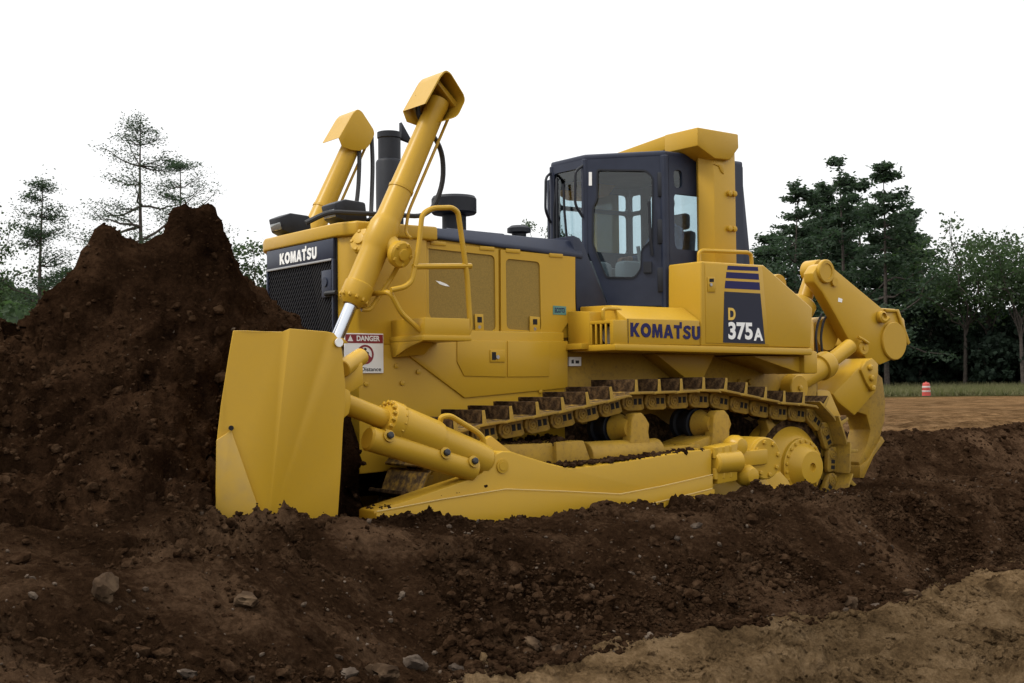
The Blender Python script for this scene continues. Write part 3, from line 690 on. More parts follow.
# the solid dark wood behind
rs = np.random.RandomState(5); pa, pb = [np.array(q[:2]) for q in [(-79.65, -75.827, 9.466), (-100.095, -47.311, 8.396)]]
n = 22000; s_ = rs.rand(n); dd = (pb-pa)/np.linalg.norm(pb-pa); pr = np.array([-dd[1], dd[0]])
if pr@(np.array([9.9, 10.])-pa) > 0: pr = -pr
P = pa+(pb-pa)*s_[:, None]+pr*(rs.rand(n)*9)[:, None]
top = 7.0+1.6*pnoise(s_*22, 0*s_+.5, 0*s_)+1.0*pnoise(s_*60, 0*s_+.5, 0*s_)
Pz = .3+rs.rand(n)**.8*top; q, f = leaf_quads(np.column_stack([P, Pz]), None, .95, rs, .9, .8)
tag(raw_mesh('woodland', q, f, 'dark_leaves', False), 'dense dark wood closing the far side of the field', 'wood', kind='stuff')
# left
LSP = [
 ('pine_tree', (-15.476, -59.56, 16.846), 6.2, .05, .7, 'tall airy pine with sparse layered boughs above the notch in the heap'),
 ('pine_tree', (-20.693, -66.126, 16.071), 5.6, .05, .7, 'smaller pine showing above the right peak of the heap'),
 ('pine_tree', (-8.357, -53.47, 12.068), 2.8, .10, .55, 'thin wispy tree standing alone at the far left'),
 ('broadleaf_tree', (-10.871, -56.893, 8.655), 1.9, .2, .8, 'low leafy tree against the left flank of the heap'),
 ('broadleaf_tree', (-15.967, -46.394, 8.764), 2.2, .2, .9, 'green tree seen between the heap and the radiator grille'),
 ('broadleaf_tree', (-36.5, -72.946, 14.126), 2.4, .3, .6, 'treetop just showing between the two work lights'),
 ('broadleaf_tree', (-48.577, -64.921, 13.837), 1.6, .3, .7, 'treetop just showing in front of the cab windscreen'),
 ('broadleaf_tree', (-54.956, -66.169, 11.15), 2.8, .3, .7, 'treetop seen through the windows of the cab'),
 ('broadleaf_tree', (-5.223, -54.289, 10.254), 2.6, .3, .6, 'leafy tree beyond the left edge of the picture')]
for i, (kd, p, w, st, dn, lb) in enumerate(LSP):
    at(tree(kd, hgt(p), w, 500+i, lb, GL, st, dn, boost=2.2, leaf=.13 if kd == 'pine_tree' else .15), p)
hp = [(-59.267, -312.715, 22.907), (-74.32, -309.117, 21.694), (-80.895, -307.309, 15.89)]
def hill_h(x, y):
    d = np.hypot((x-hp[0][0]), (y-hp[0][1])); return -2+27*np.exp(-(d/60)**2)+1.5*fbm(x*.06, y*.06, 0*x, 4)
hx = np.linspace(hp[0][0]-170, hp[0][0]+170, 110); hy = np.linspace(hp[0][1]-170, hp[0][1]+170, 110)
tag(grid_mesh('hill', hx, hy, hill_h, 'leaves'), kind='structure')
n = 9000; hxy = np.array(hp[0][:2])+rs.normal(size=(n, 2))*48; zz = hill_h(hxy[:, 0], hxy[:, 1])+rs.rand(n)*4
q, f = leaf_quads(np.column_stack([hxy, zz]), None, 2.4, rs, .9, .8)
tag(raw_mesh('woodland', q, f, 'leaves', False), 'distant wooded hill seen past the left foot of the heap', 'wood', kind='stuff')
# rough grass between the field and the wood
ga, gb = [np.array(q[:2]) for q in [(-49.406, -49.542, 1.058), (-63.589, -30.75, 0.854)]]; ha, hb = [np.array(q[:2]) for q in [(-69.171, -69.375, 0.866), (-88.081, -44.319, 0.594)]]
n = 42000; s_ = rs.rand(n)[:, None]; tt = (rs.rand(n)**1.3)[:, None]
P = (ga+(gb-ga)*s_)*(1-tt)+(ha+(hb-ha)*s_)*tt
keep = rs.rand(n) < np.clip(.25+tt[:, 0]*4+1.2*pnoise(P[:, 0]*.15, P[:, 1]*.15, 0*P[:, 0]), .05, 1); P = P[keep]; n = len(P); tt = tt[keep]
z0 = ground_h(P[:, 0], P[:, 1]); hh = (.30+.45*rs.rand(n))*(.7+.5*tt[:, 0]); ww = .03+.05*rs.rand(n); an = rs.rand(n)*6.28
B = np.column_stack([P, z0]); o1 = np.column_stack([np.cos(an)*ww, np.sin(an)*ww, 0*ww]); tip = np.column_stack([rs.normal(size=n)*.12, rs.normal(size=n)*.12, hh])
V = np.stack([B-o1, B+o1, B+tip], 1).reshape(-1, 3)
tag(raw_mesh('grass', V, np.arange(3*n).reshape(-1, 3), 'grass_blades', False), 'rough pale green grass between the bare field and the wood', 'grass', kind='stuff')
# the striped barrel
bp_ = (-56.932, -37.572, 0.761); br = empty('traffic_barrel'); at(br, bp_); br.location.z += .03; br.scale = (.85, .85, .85)
tag(br, 'red and white striped plastic traffic barrel at the edge of the grass', 'traffic barrel')
M['barrel_red'] = noise_mix(mat('barrel_red', (.42, .05, .035), .5), [(.34, .04, .03), (.46, .06, .04)], scale=3)
m = MB(); m.lathe([(.30, .04), (.30, .30), (.29, .31), (.285, .60), (.27, .62), (.26, .86), (.24, .95), (.16, 1.0), (0, 1.0)], (0, 0, 0), (0, 0, 1)); m.box(-.09, .09, -.02, .02, .98, 1.07, .01); m.build('drum', 'barrel_red', br)
for z0_ in (.30, .62):
    MB().lathe([(.296 if z0_ < .5 else .288, 0), (.300 if z0_ < .5 else .285, .01), (.299 if z0_ < .5 else .280, .10), (.29 if z0_ < .5 else .27, .11)], (0, 0, z0_+.03), (0, 0, 1), caps=False).build('reflective_band', 'band', br)
MB().lathe([(.38, 0), (.38, .04), (.31, .06)], (0, 0, 0), (0, 0, 1)).build('base', 'rubber', br)

# ------------------------------------------------------------------ the bulldozer (x forward, y towards its left side, z up; origin on the ground under the sprocket)
BD = empty('bulldozer')
tag(BD, 'large yellow crawler bulldozer with dark cab, blade and rear ripper working in dark soil', 'bulldozer')
def mid(p, q): return tuple((a+b)/2 for a, b in zip(p, q))

# --- hull and side plates
m = MB()
m.prism([(-1.05, .62), (2.6, .62), (2.6, 1.93), (-.75, 1.93), (-1.05, 1.6)], -.80, .80, .02)
m.box(-.95, -.75, .805, .86, 1.05, 1.75, .01)
for x in (.05, .20, 1.05, 1.20, 1.95): m.cyl((x, .80, 1.62), (x, .84, 1.62), .035, seg=12)
m.build('hull', 'yellow_dirty', BD)
m = MB()
m.prism([(2.56, .98), (4.73, .90), (4.73, 2.1), (2.56, 2.1)], -.855, .855, .015)
fh = m.build('front_hull', 'yellow', BD)
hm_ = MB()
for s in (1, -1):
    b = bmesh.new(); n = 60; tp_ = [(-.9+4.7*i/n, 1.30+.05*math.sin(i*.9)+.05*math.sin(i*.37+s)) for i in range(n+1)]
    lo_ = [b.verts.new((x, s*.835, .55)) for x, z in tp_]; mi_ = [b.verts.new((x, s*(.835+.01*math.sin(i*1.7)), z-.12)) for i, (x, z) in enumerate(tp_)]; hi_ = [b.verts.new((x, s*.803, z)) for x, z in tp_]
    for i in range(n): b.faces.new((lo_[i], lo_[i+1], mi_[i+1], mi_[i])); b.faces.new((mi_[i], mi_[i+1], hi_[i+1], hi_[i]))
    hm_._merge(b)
hm_.build('caked_mud_shade', 'mud_shade', BD)  # dark sheet: caked dirt, with the under-chain cavity's shade put into its colour
m = MB()
m.prism([(4.297, 1.99), (2.533, 2.018), (2.54, 1.584), (3.691, 1.509), (4.337, 1.922)], .85, .875, .008)
m.build('side_cover', 'yellow', fh)
for q in ([(3.773, 2.012), (3.258, 2.009), (3.251, 1.689), (3.703, 1.7), (3.775, 1.822)], [(3.23, 2.01), (2.76, 2.011), (2.765, 1.691), (3.235, 1.689)]):
    MB().prism(q, .868, .886, .005).build('access_door', 'door_yellow', fh)
m = MB(); q = [(3.43, 1.928), (3.266, 1.929), (3.268, 1.822), (3.431, 1.822)]
m.prism(q, .88, .896, .004); q2 = [(3.414, 1.91), (3.37, 1.91), (3.371, 1.84), (3.414, 1.84)]; m.prism(q2, .885, .898, 0, mi=1)
p = (3.354, 0.897, 1.866); m.lathe([(.018, 0), (.018, .008)], p, (0, 1, 0), 12, mi=2)
m.build('latch', ['door_yellow', 'dark', 'steel'], fh)
for q in [(4.376, 0.858, 1.788), (4.319, 0.858, 1.645), (4.666, 0.858, 1.64), (4.159, 0.858, 1.737), (2.583, 0.858, 1.75), (2.585, 0.858, 1.603), (2.854, 0.858, 1.56)]: MB().lathe([(.022, 0), (.022, .012), (.012, .016)], q, (0, 1, 0), 8).build('bolt', 'yellow', fh)
MB().prism([(3.457, 1.827), (3.381, 1.827), (3.381, 1.805), (3.457, 1.805)], .875, .88, 0).build('label_plate', 'yellow', fh)
# small white label on the hull under the platform
st = MB().prism([(2.479, 1.871), (2.334, 1.872), (2.336, 1.788), (2.48, 1.788)], .80, .823, 0).build('sticker', 'white', BD)
m = MB(); m.prism([(2.452, 1.843), (2.428, 1.848), (2.422, 1.811), (2.452, 1.811)], .82, .825, 0); m.prism([(2.404, 1.839), (2.361, 1.839), (2.362, 1.811), (2.404, 1.811)], .82, .825, 0); m.build('print', 'black_decal', st)

# --- radiator guard with grille
m = MB()
gp = [(4.80, -.66), (4.80, .66), (4.73, .86), (4.05, .86), (4.05, -.86), (4.73, -.86)]
m.prism(gp, 1.95, 2.90, .03, plane='xy', seg=3)
m.box(4.0, 4.06, -.80, .80, 1.95, 2.88, .01)
rg = m.build('radiator_guard', 'yellow', BD)
cp = [(4.84, -.68), (4.84, .68), (4.76, .885), (3.96, .885), (3.96, -.885), (4.76, -.885)]
m = MB(); m.prism(cp, 2.865, 2.985, .022, plane='xy', seg=3); m.build('guard_cap', 'yellow', rg)
m = MB(); m.box(4.79, 4.812, -.645, .635, 1.96, 2.862, .006); m.build('backing', 'dark', rg)
m = MB(); yl, yr, zb, zt = -.63, .60, 1.97, 2.68
def clipseg(y0, z0, y1, z1):
    t0, t1 = 0.0, 1.0
    for p_, q_ in ((-(y1-y0), y0-yl), (y1-y0, yr-y0), (-(z1-z0), z0-zb), (z1-z0, zt-z0)):
        if abs(p_) < 1e-9:
            if q_ < 0: return None
        else:
            r_ = q_/p_
            if p_ < 0: t0 = max(t0, r_)
            else: t1 = min(t1, r_)
    return (y0+(y1-y0)*t0, z0+(z1-z0)*t0, y0+(y1-y0)*t1, z0+(z1-z0)*t1) if t1-t0 > .01 else None
for sgn in (1, -1):
    for k in range(-20, 48):
        c = clipseg(yl-1+k*.045, zb-.3, yl-1+k*.045+1.6*sgn+(1.0 if sgn < 0 else 0), zb+1.6*.95)
        if not c: continue
        a, b_ = Vector((4.822+.003*sgn, c[0], c[1])), Vector((4.822+.003*sgn, c[2], c[3])); d = (b_-a).normalized(); n = Vector((1, 0, 0)); w = d.cross(n)*.0055
        m.hexa([a-w-n*.004, a+w-n*.004, b_+w-n*.004, b_-w-n*.004, a-w+n*.004, a+w+n*.004, b_+w+n*.004, b_-w+n*.004], 0)
m.build('grille', 'grille', rg, 0)
m = MB(); m.box(4.812, 4.838, -.64, .625, 2.69, 2.86, .006)
for y0, y1, z0, z1 in ((-.645, -.615, 1.965, 2.69), (.60, .63, 1.965, 2.69)): m.box(4.812, 4.842, y0, y1, z0, z1, .006)
m.box(4.826, 4.846, .43, .60, 2.37, 2.60, .006); m.cyl((4.84, .50, 2.50), (4.856, .50, 2.50), .04); m.build('grille_frame', 'navy', rg)
MB().box(4.826, 4.846, -.63, .60, 2.672, 2.692, .003).build('trim_strip', 'steel', rg)
m = MB(); m.tube([(4.84, .50, 2.40), (4.87, .56, 2.40), (4.85, .70, 2.40)], .02); m.build('hose_stub', 'rubber', rg)
def komatsu(w, h, M4, matl, parent):
    return block_letters('KOMATSU', w, h, M4, matl, parent)
komatsu(.70, .10, FRONT(4.841, -.01, 2.765), 'white', rg)
# work lights on the guard
for yc in (.46, -.56):
    m = MB(); m.prism([(4.70, 3.01), (4.71, 3.205), (4.50, 3.19), (4.48, 3.03)], yc-.13, yc+.13, .02)
    m.hexa([(4.69, yc-.14, 3.01), (4.69, yc+.14, 3.01), (4.70, yc+.14, 3.20), (4.70, yc-.14, 3.20), (4.77, yc-.12, 3.04), (4.77, yc+.12, 3.04), (4.80, yc+.12, 3.16), (4.80, yc-.12, 3.16)], .012)
    m.cyl((4.55, yc, 2.96), (4.55, yc, 3.03), .045)
    wl = m.build('work_light', 'black', BD)
    MB().prism([(4.768, 3.05), (4.782, 3.05), (4.798, 3.11), (4.780, 3.12)], yc-.10, yc+.10, .008).build('lens', 'lamp_glass', wl)

# --- engine hood
m = MB(); m.prism([(2.30, 2.05), (4.05, 2.05), (4.05, 2.91), (2.33, 2.83)], -.775, .775, .01); hd = m.build('engine_hood', 'yellow', BD)
zf, zr_ = 2.895, 2.80
m = MB()
top = [(-.805, 0), (.805, 0), (.805, .035), (.74, .135), (.30, .17), (-.30, .17), (-.74, .135), (-.805, .035)]
b0 = [(y, zr_+h*1.25) for y, h in top]; b1 = [(y, zf+h*.75) for y, h in top]
m.prism(b0, 2.28, 4.03, .012, plane='yz', scale1=b1)
for q in ([(3.771, 0.72, 2.981), (3.151, 0.72, 2.97)], [(3.039, 0.72, 2.954), (2.357, 0.72, 2.938)]):
    m.tube([q[0], q[1]], .022, 8)
m.build('hood_top', 'navy', hd)
d1 = [(4.082, 2.862), (3.267, 2.838), (3.271, 2.039), (3.926, 2.048), (4.037, 2.201), (4.076, 2.398)]; s1 = [(4.047, 2.804), (3.306, 2.777), (3.304, 2.101), (3.921, 2.121), (4.007, 2.228), (4.045, 2.442)]
d2 = [(3.239, 2.835), (2.376, 2.811), (2.384, 2.294), (2.603, 2.043), (3.244, 2.039)]; s2 = [(3.184, 2.756), (2.798, 2.744), (2.789, 2.105), (3.182, 2.121)]
for dd, ss, hx in ((d1, s1, [(3.533, 2.247), (3.442, 2.249), (3.433, 2.076), (3.53, 2.079)]), (d2, s2, [(2.924, 2.243), (2.809, 2.236), (2.805, 2.072), (2.926, 2.074)])):
    inner = rounded(ss, .05, 4); m = MB()
    m.frame([(-p[0], p[1]) for p in dd], [[(-p[0], p[1]) for p in inner]], 0, .028, SIDE(0, .776, 0), bev=0)
    q = [(p[0], p[1]) for p in hx]; m.prism(q, .80, .812, .004)
    cx = sum(p[0] for p in q)/4; cz = sum(p[1] for p in q)/4
    m.box(cx-.025, cx+.025, .80, .8135, cz+.01, cz+.06, 0, mi=1); m.lathe([(.016, 0), (.016, .012)], (cx, .80, cz-.03), (0, 1, 0), 10, mi=2)
    dr = m.build('hood_door', ['door_yellow', 'dark', 'steel'], hd)
    MB().prism(inner, .778, .792, 0).build('screen', 'screen_yellow', hd)
for q in [(3.912, 0.806, 2.85), (3.392, 0.806, 2.835), (3.104, 0.806, 2.828), (2.608, 0.806, 2.813)]: MB().box(q[0]-.08, q[0]+.08, .80, .812, q[2]-.018, q[2]+.018, .004).build('hinge', 'yellow', hd)
for q in [(3.638, 0.806, 2.06), (3.092, 0.806, 2.054)]: MB().box(q[0]-.10, q[0]+.10, .80, .83, q[2]-.02, q[2]+.004, .004).build('door_ledge', 'yellow', hd)
q = [(2.65, 2.347), (2.496, 2.342), (2.497, 2.263), (2.652, 2.264)]
st = MB().prism(q, .795, .808, 0).build('sticker', 'teal_decal', hd)
p = mid((q[0][0], 0, q[0][1]), (q[2][0], 0, q[2][1])); me = text_mesh('ECOT3', .115, .045, .02, .001); mm = MB(); mm.mesh(me, SIDE(p[0], .8095, p[2])); mm.build('print', 'blue_decal', st, 0); bpy.data.meshes.remove(me)
m = MB(); m.lathe([(.126, 0), (.126, .62), (.118, .64), (.104, .65), (.104, .84), (.112, .85), (.112, .90), (.10, .905)], (3.91, 0, 3.05), (0, 0, 1))
m.box(3.70, 3.82, -.02, .02, 3.90, 3.935, .004)
m.prism([(3.79, 3.90), (3.66, 3.87), (3.79, 4.06)], -.025, .025, .004); m.build('exhaust_stack', 'black', BD)
m = MB(); m.lathe([(.115, 0), (.115, .20), (.20, .215), (.215, .23), (.215, .36), (.20, .385), (.05, .395), (0, .395)], (3.20, 0, 3.03), (0, 0, 1)); m.build('air_precleaner', 'black', BD)
m = MB(); m.prism([(3.932, 2.528), (3.88, 2.521), (3.818, 2.502), (3.787, 2.481), (3.829, 2.484), (3.891, 2.499)], .793, .7945, 0); m.build('scrape', 'white', hd, 0)
m = MB(); m.lathe([(.07, 0), (.07, .08), (.115, .09), (.115, .13), (.08, .155), (0, .16)], (2.58, .2, 3.0), (0, 0, 1)); m.build('filler_cap', 'black', BD)

# --- danger sign
q = [(4.871, 2.056), (4.504, 2.037), (4.506, 1.729), (4.873, 1.747)]
x0, x1 = q[0][0], q[2][0]; zb_, zt_ = q[2][1], q[0][1]; w_, h_ = x0-x1, zt_-zb_; zc = (zb_+zt_)/2; xc = (x0+x1)/2
sg = MB().box(x1, x0, .862, .874, zb_, zt_, .003).build('danger_sign', 'white', BD)
m = MB(); m.box(x1+.006, x0-.006, .87, .8765, zt_-.245*h_, zt_-.008, 0)
cy_ = zc-.03*h_; cxr = xc-.02*w_; ro, ri = .245*h_, .195*h_
b = bmesh.new()
ring = lambda r_, y: [b.verts.new((cxr+r_*math.cos(2*PI*i/32), y, cy_+r_*math.sin(2*PI*i/32))) for i in range(32)]
A_, B_ = ring(ro, .8775), ring(ri, .8775)
for i in range(32): b.faces.new((A_[i], A_[(i+1) % 32], B_[(i+1) % 32], B_[i]))
m._merge(b)
m.box(-ro*.9, ro*.9, -.022, .022, -.001, .001, 0, M4=SIDE(cxr, .8785, cy_)@Matrix.Rotation(R(-45), 4, 'Z'))
m.build('red_print', 'red_decal', sg)
m = MB(); me = text_mesh('DANGER', .60*w_, .14*h_, .03, .001); m.mesh(me, SIDE(xc-.10*w_, .8785, zt_-.125*h_)); bpy.data.meshes.remove(me)
m.prism([(x0-.07*w_, zt_-.20*h_), (x0-.21*w_, zt_-.20*h_), (x0-.14*w_, zt_-.05*h_)], .877, .8785, 0); m.build('white_print', 'white', sg, 0)
m = MB(); me = text_mesh('Safe Distance', .80*w_, .105*h_, .01, .001); m.mesh(me, SIDE(xc-.03*w_, .8755, zb_+.10*h_)); bpy.data.meshes.remove(me)
m.lathe([(.03*h_*1.3, 0), (.03*h_*1.3, .0015)], (cxr-.0*w_, .876, cy_+.13*h_), (0, 1, 0), 12)
for a_, b_ in (((0, .09), (-.02, -.02)), ((-.02, -.02), (.07, -.14)), ((-.02, -.02), (-.09, -.13)), ((0, .07), (.10, .02)), ((0, .07), (-.09, .04))):
    d = Vector((b_[0]-a_[0], b_[1]-a_[1])); L_ = d.length*h_; an = math.atan2(d.y, d.x)
    m.box(0, L_, -.028*h_, .028*h_, -.0006, .0006, 0, M4=SIDE(cxr-a_[0]*h_, .8768+.0001*len(m.bm.verts) % .0004, cy_+a_[1]*h_)@Matrix.Rotation(an, 4, 'Z'))
m.build('black_print', 'black_decal', sg, 0)

# --- step and handrail on the left of the hood
m = MB()
m.prism([(4.42, 2.02), (4.42, 2.17), (3.98, 2.17), (3.98, 2.02)], .86, 1.38, .008)
m.prism([(4.44, 1.985), (4.44, 2.03), (3.97, 2.03), (3.97, 1.985)], .86, 1.39, .006)
m.hexa([(4.44, .86, 1.985), (4.44, 1.02, 1.985), (4.10, 1.02, 1.985), (4.10, .86, 1.985), (4.42, .86, 1.86), (4.42, .95, 1.86), (4.15, .95, 1.88), (4.15, .86, 1.88)], .006)
m.hexa([(4.44, 1.02, 1.985), (4.44, 1.38, 1.985), (4.41, 1.38, 1.985), (4.41, 1.02, 1.985), (4.43, .92, 1.86), (4.43, 1.12, 1.93), (4.40, 1.12, 1.93), (4.40, .92, 1.86)], .004)
sp = m.build('step', 'yellow', BD)
hr = [(3.993, 1.34, 2.019), (3.947, 1.34, 2.094), (3.977, 1.34, 2.533), (4.061, 1.34, 3.051), (4.12, 1.34, 3.084), (4.316, 1.34, 3.065), (4.412, 1.34, 3.009), (4.443, 1.34, 2.756), (4.473, 1.34, 2.617), (4.513, 1.34, 2.462), (4.579, 1.34, 2.411), (4.709, 1.34, 2.383)]
m = MB(); m.tube(hr, .022, 10, .05); c = [(4.502, 1.34, 2.579), (3.936, 1.34, 2.61)]; m.tube(c, .024, 8)
c = [(4.694, 1.3, 2.37), (4.594, 1.3, 2.205), (4.358, 1.3, 2.024)]; m.tube([(c[0][0]+.05, .95, c[0][2])]+c, .022, 10, .05)
m.build('handrail', 'yellow', BD)

# --- lift cylinders
def lift(sgn, parent):
    y = 1.10
    T = Vector((4.092, 1.1, 3.998)) ; G = Vector((4.927, 1.1, 2.287)); B = Vector((5.073, 1.1, 1.982)); Tr = Vector((4.637, 1.1, 2.841))
    if sgn < 0:
        T, G, B, Tr = (Vector((p.x-.40, -p.y+.10, p.z+.12)) for p in (T, G, B, Tr))
    ax = (G-T).normalized(); L = (G-T).length; lt = (Tr-T).dot(ax); s = sgn
    m = MB()
    m.lathe([(.05, -.03), (.092, -.02), (.095, .02), (.095, .06), (.090, .08), (.104, lt-.16), (.116, lt-.12), (.130, lt-.07), (.130, lt+.09), (.118, lt+.13), (.112, lt+.17), (.112, L-.17), (.122, L-.16), (.122, L-.05), (.115, L-.03), (.09, L), (.07, L+.02)], T, ax, 32)
    m.bolts(T+ax*(L-.052), ax, .112, 12, .016, .03)
    for e, of, ad_ in ((1, Vector((-.05, s*.13, -.15)), Vector((-.15, s, -.25))), (-1, Vector((.09, -s*.12, -.06)), Vector((.75, s*.30, .35)))):
        ad_.normalize(); c_ = Tr+of
        m.cyl(Tr, c_+ad_*.03, .075, seg=20)
        m.lathe([(.08, 0), (.105, .01), (.11, .03), (.11, .065), (.095, .08), (.05, .085), (.045, .10), (0, .105)], c_, ad_, 24); m.bolts(c_+ad_*.065, ad_, .085, 5, .018, .025)
    cyl = m.build('lift_cylinder', 'yellow', parent)
    MB().cyl(G, B+ax*.1, .052, bev=0).build('rod', 'chrome', cyl)
    # the bent guard over the top of the cylinder
    prof = [(4.359, 3.92), (4.2, 4.18), (4.15, 4.229), (4.101, 4.211), (3.968, 4.044), (3.958, 3.995), (4.035, 3.851), (4.135, 3.814)]
    prof = [prof[0]]+rounded(prof, [0, .03, .06, .05, .08, .05, .05, 0], 3)[1:]
    inn = [(p[0]+(q_[0]-p[0])*.055, p[1]+(q_[1]-p[1])*.055) for p, q_ in zip(prof, [(4.08, 3.98)]*len(prof))]
    m = MB(); b = bmesh.new(); y1, y0 = (1.31, .97); rows = []; fx_, fy_ = (0, 0) if s > 0 else (-.40, .10)
    for yy in (y0, y1):
        rows.append(([b.verts.new((p[0]+fx_, s*yy+fy_, p[1]+(.12 if s < 0 else 0))) for p in prof], [b.verts.new((p[0]+fx_, s*yy+fy_, p[1]+(.12 if s < 0 else 0))) for p in inn]))
    n = len(prof)
    for i in range(n-1):
        b.faces.new((rows[0][0][i], rows[0][0][i+1], rows[1][0][i+1], rows[1][0][i])); b.faces.new((rows[0][1][i], rows[1][1][i], rows[1][1][i+1], rows[0][1][i+1]))
        b.faces.new((rows[1][0][i], rows[1][0][i+1], rows[1][1][i+1], rows[1][1][i])); b.faces.new((rows[0][0][i], rows[0][1][i], rows[0][1][i+1], rows[0][0][i+1]))
    for k in (0, n-1): b.faces.new((rows[0][0][k], rows[1][0][k], rows[1][1][k], rows[0][1][k]))
    m._merge(b)
    full = prof+[(4.214, 3.813), (4.321, 3.834)]
    full = [(p[0]+fx_, p[1]+(.12 if s < 0 else 0)) for p in full]; m.prism(full, s*.965+fy_, s*.980+fy_, .004)
    
    m.build('hose_guard', ['yellow', 'dark'], cyl)
    m = MB(); side = Vector((-.95, 0, -.31)).normalized()
    m.prism([(T.x+.09, T.z+.16), (T.x+.05, T.z+.17), (T.x-.16, T.z-.02), (T.x-.14, T.z-.07)], s*1.08, s*1.20, .008)
    for o_, r_ in ((.145, .014), ):
        m.tube([T+side*o_+ax*.0, T+side*o_+ax*(lt-.28), T+side*(o_+.05)+ax*(lt-.10), Tr+side*.22+Vector((0, s*.1, .05))], r_, 8)
    m.tube([Tr+side*.16+Vector((0, s*.14, -.05)), Tr+side*.22+ax*.3, G+side*.17, G+side*.10+ax*.02], .02, 8)
    m.lathe([(.095, 0), (.107, .005), (.107, .03), (.095, .035)], T+ax*(lt-.45), ax, 24)
    m.build('pipe', 'yellow', cyl)
    m = MB(); q = T+Vector((-.02, 0, 0))
    hz = [T+Vector((.02, .08, -.02)), T+Vector((.02, .10, -.25)), T+Vector((.06, .14, -.60)), T+Vector((.16, .20, -.95)), T+Vector((.34, .30, -1.12))] if s < 0 else \
         [T+Vector((.17, -.05, .05)), T+Vector((.17, -.05, -.12)), T+Vector((-.12, -.12, -.35)), T+Vector((-.17, -.18, -.65)), T+Vector((-.06, -.25, -.93)), Tr+Vector((.3, -.36, .22)), Tr+Vector((.48, -.42, .12))]
    m.tube(hz, .022, 8, .16)
    if s < 0: m.tube([T+Vector((-.13, .08, -.02)), T+Vector((-.13, .10, -.3)), T+Vector((-.08, .16, -.65)), T+Vector((.02, .3, -1.0))], .022, 8, .16)
    m.build('hose', 'rubber', cyl)
lift(1, BD); lift(-1, BD)
m = MB(); m.tube([(4.62, -.55, 3.02), (4.55, -.1, 3.03), (4.45, .35, 3.03), (4.35, .78, 3.10)], .022, 8, .1); m.build('hydraulic_hose', 'rubber', BD)

# --- blade: curved moldboard with forward swept wings
pro_front = [(6.02, .28), (5.88, .55), (5.80, .9), (5.80, 1.3), (5.86, 1.65), (5.96, 1.95), (6.0, 2.03)]
pro = pro_front+[(5.72, 2.03), (5.52, 1.8), (5.45, 1.2), (5.50, .30)]
bl = MB().prism(pro, -1.5, 1.5, .012).build('blade', 'yellow', BD)
def wing(s):
    b = bmesh.new()
    fe = [(6.443, 2.22, 1.998), (6.471, 2.22, 1.857), (6.503, 2.22, 1.674), (6.531, 2.22, 1.512), (6.556, 2.22, 1.318), (6.567, 2.22, 1.092), (6.571, 2.22, 0.706)]
    cr = [(6.4, 2.38, 1.992), (6.255, 2.38, 1.994)]; ct = [(6.111, 2.38, 2.01), (6.275, 2.38, 0.697)]
    rt = [(5.831, 2.355, 1.996), (5.771, 2.355, 1.986), (5.729, 2.355, 1.939), (5.71, 2.355, 1.871), (5.699, 2.355, 1.769), (5.685, 2.355, 1.633), (5.685, 2.355, 1.531), (5.706, 2.355, 1.328), (5.723, 2.355, 1.057), (5.757, 2.355, 0.655)]
    f_ = [Vector(p) for p in fe]; top = [Vector((6.362, 2.26, 1.997)), Vector((6.159, 2.345, 1.991))]
    ctop, cbot = Vector(ct[0]), Vector(ct[1]); r_ = [Vector(p) for p in rt]
    sgn = lambda p: Vector((p.x, s*p.y, p.z))
    V = lambda p: b.verts.new(sgn(p))
    F_ = [V(p) for p in f_]; T_ = [V(p) for p in top]; CT, CB = V(ctop), V(cbot); R_ = [V(p) for p in r_]
    b.faces.new([CT]+[T_[1], T_[0]]+F_+[CB]); b.faces.new([CT, CB]+R_[::-1])
    # inner section at y = 1.5
    inn = [Vector((np.interp(p.z, [q[1] for q in pro_front], [q[0] for q in pro_front]), 1.5, p.z)) for p in f_]
    I_ = [V(p) for p in inn]; IT = V(Vector((5.80, 1.5, 2.0))); IR = [V(Vector((5.47+.05*(p.z < .6), 1.5, p.z))) for p in r_]
    for i in range(len(F_)-1): b.faces.new((F_[i], F_[i+1], I_[i+1], I_[i]))
    for i in range(len(R_)-1): b.faces.new((R_[i], IR[i], IR[i+1], R_[i+1]))
    b.faces.new([F_[0], I_[0], IT, CT, T_[1], T_[0]]); b.faces.new([CT, IT, IR[0], R_[0]]); b.faces.new([F_[-1], CB, R_[-1], IR[-1], I_[-1]])
    m = MB(); m._merge(b, 0, .010, 2, ang=14)
    return m
wing(1).build('wing', 'yellow', bl, 20); wing(-1).build('wing', 'yellow', bl, 20)
bt = [Vector(p) for p in ((6.465, 2.235, 1.348), (6.57, 2.245, 1.287), (6.576, 2.235, 0.708), (6.292, 2.385, 0.699))]
m = MB(); off = Vector((.006, .016, 0)); m.hexa([p+off for p in bt]+[p-off*2 for p in bt], .004); m.build('end_bit', 'bit_metal', bl)
MB().lathe([(.017, 0), (.017, .018)], (6.477, 2.262, 1.362), (.35, .94, 0), 12).build('bolt_hole', 'dark', bl)
MB().lathe([(.030, 0), (.030, .012)], (5.74, 2.362, 1.922), (0, 1, 0), 14).build('lug_pin', 'white', bl)
m = MB(); m.cyl((5.637, 2.22, 1.744), (5.389, 2.05, 1.836), .062); m.prism([(5.618, 1.723), (5.451, 1.793), (5.448, 1.632), (5.548, 1.584), (5.58, 1.529), (5.612, 1.529)], 2.05, 2.19, .012)
m.prism([(5.691, 1.613), (5.645, 1.592), (5.634, 1.53), (5.654, 1.435), (5.708, 1.396), (5.707, 1.531)], 2.2, 2.35, .01); m.build('brace_lug', 'yellow', bl)
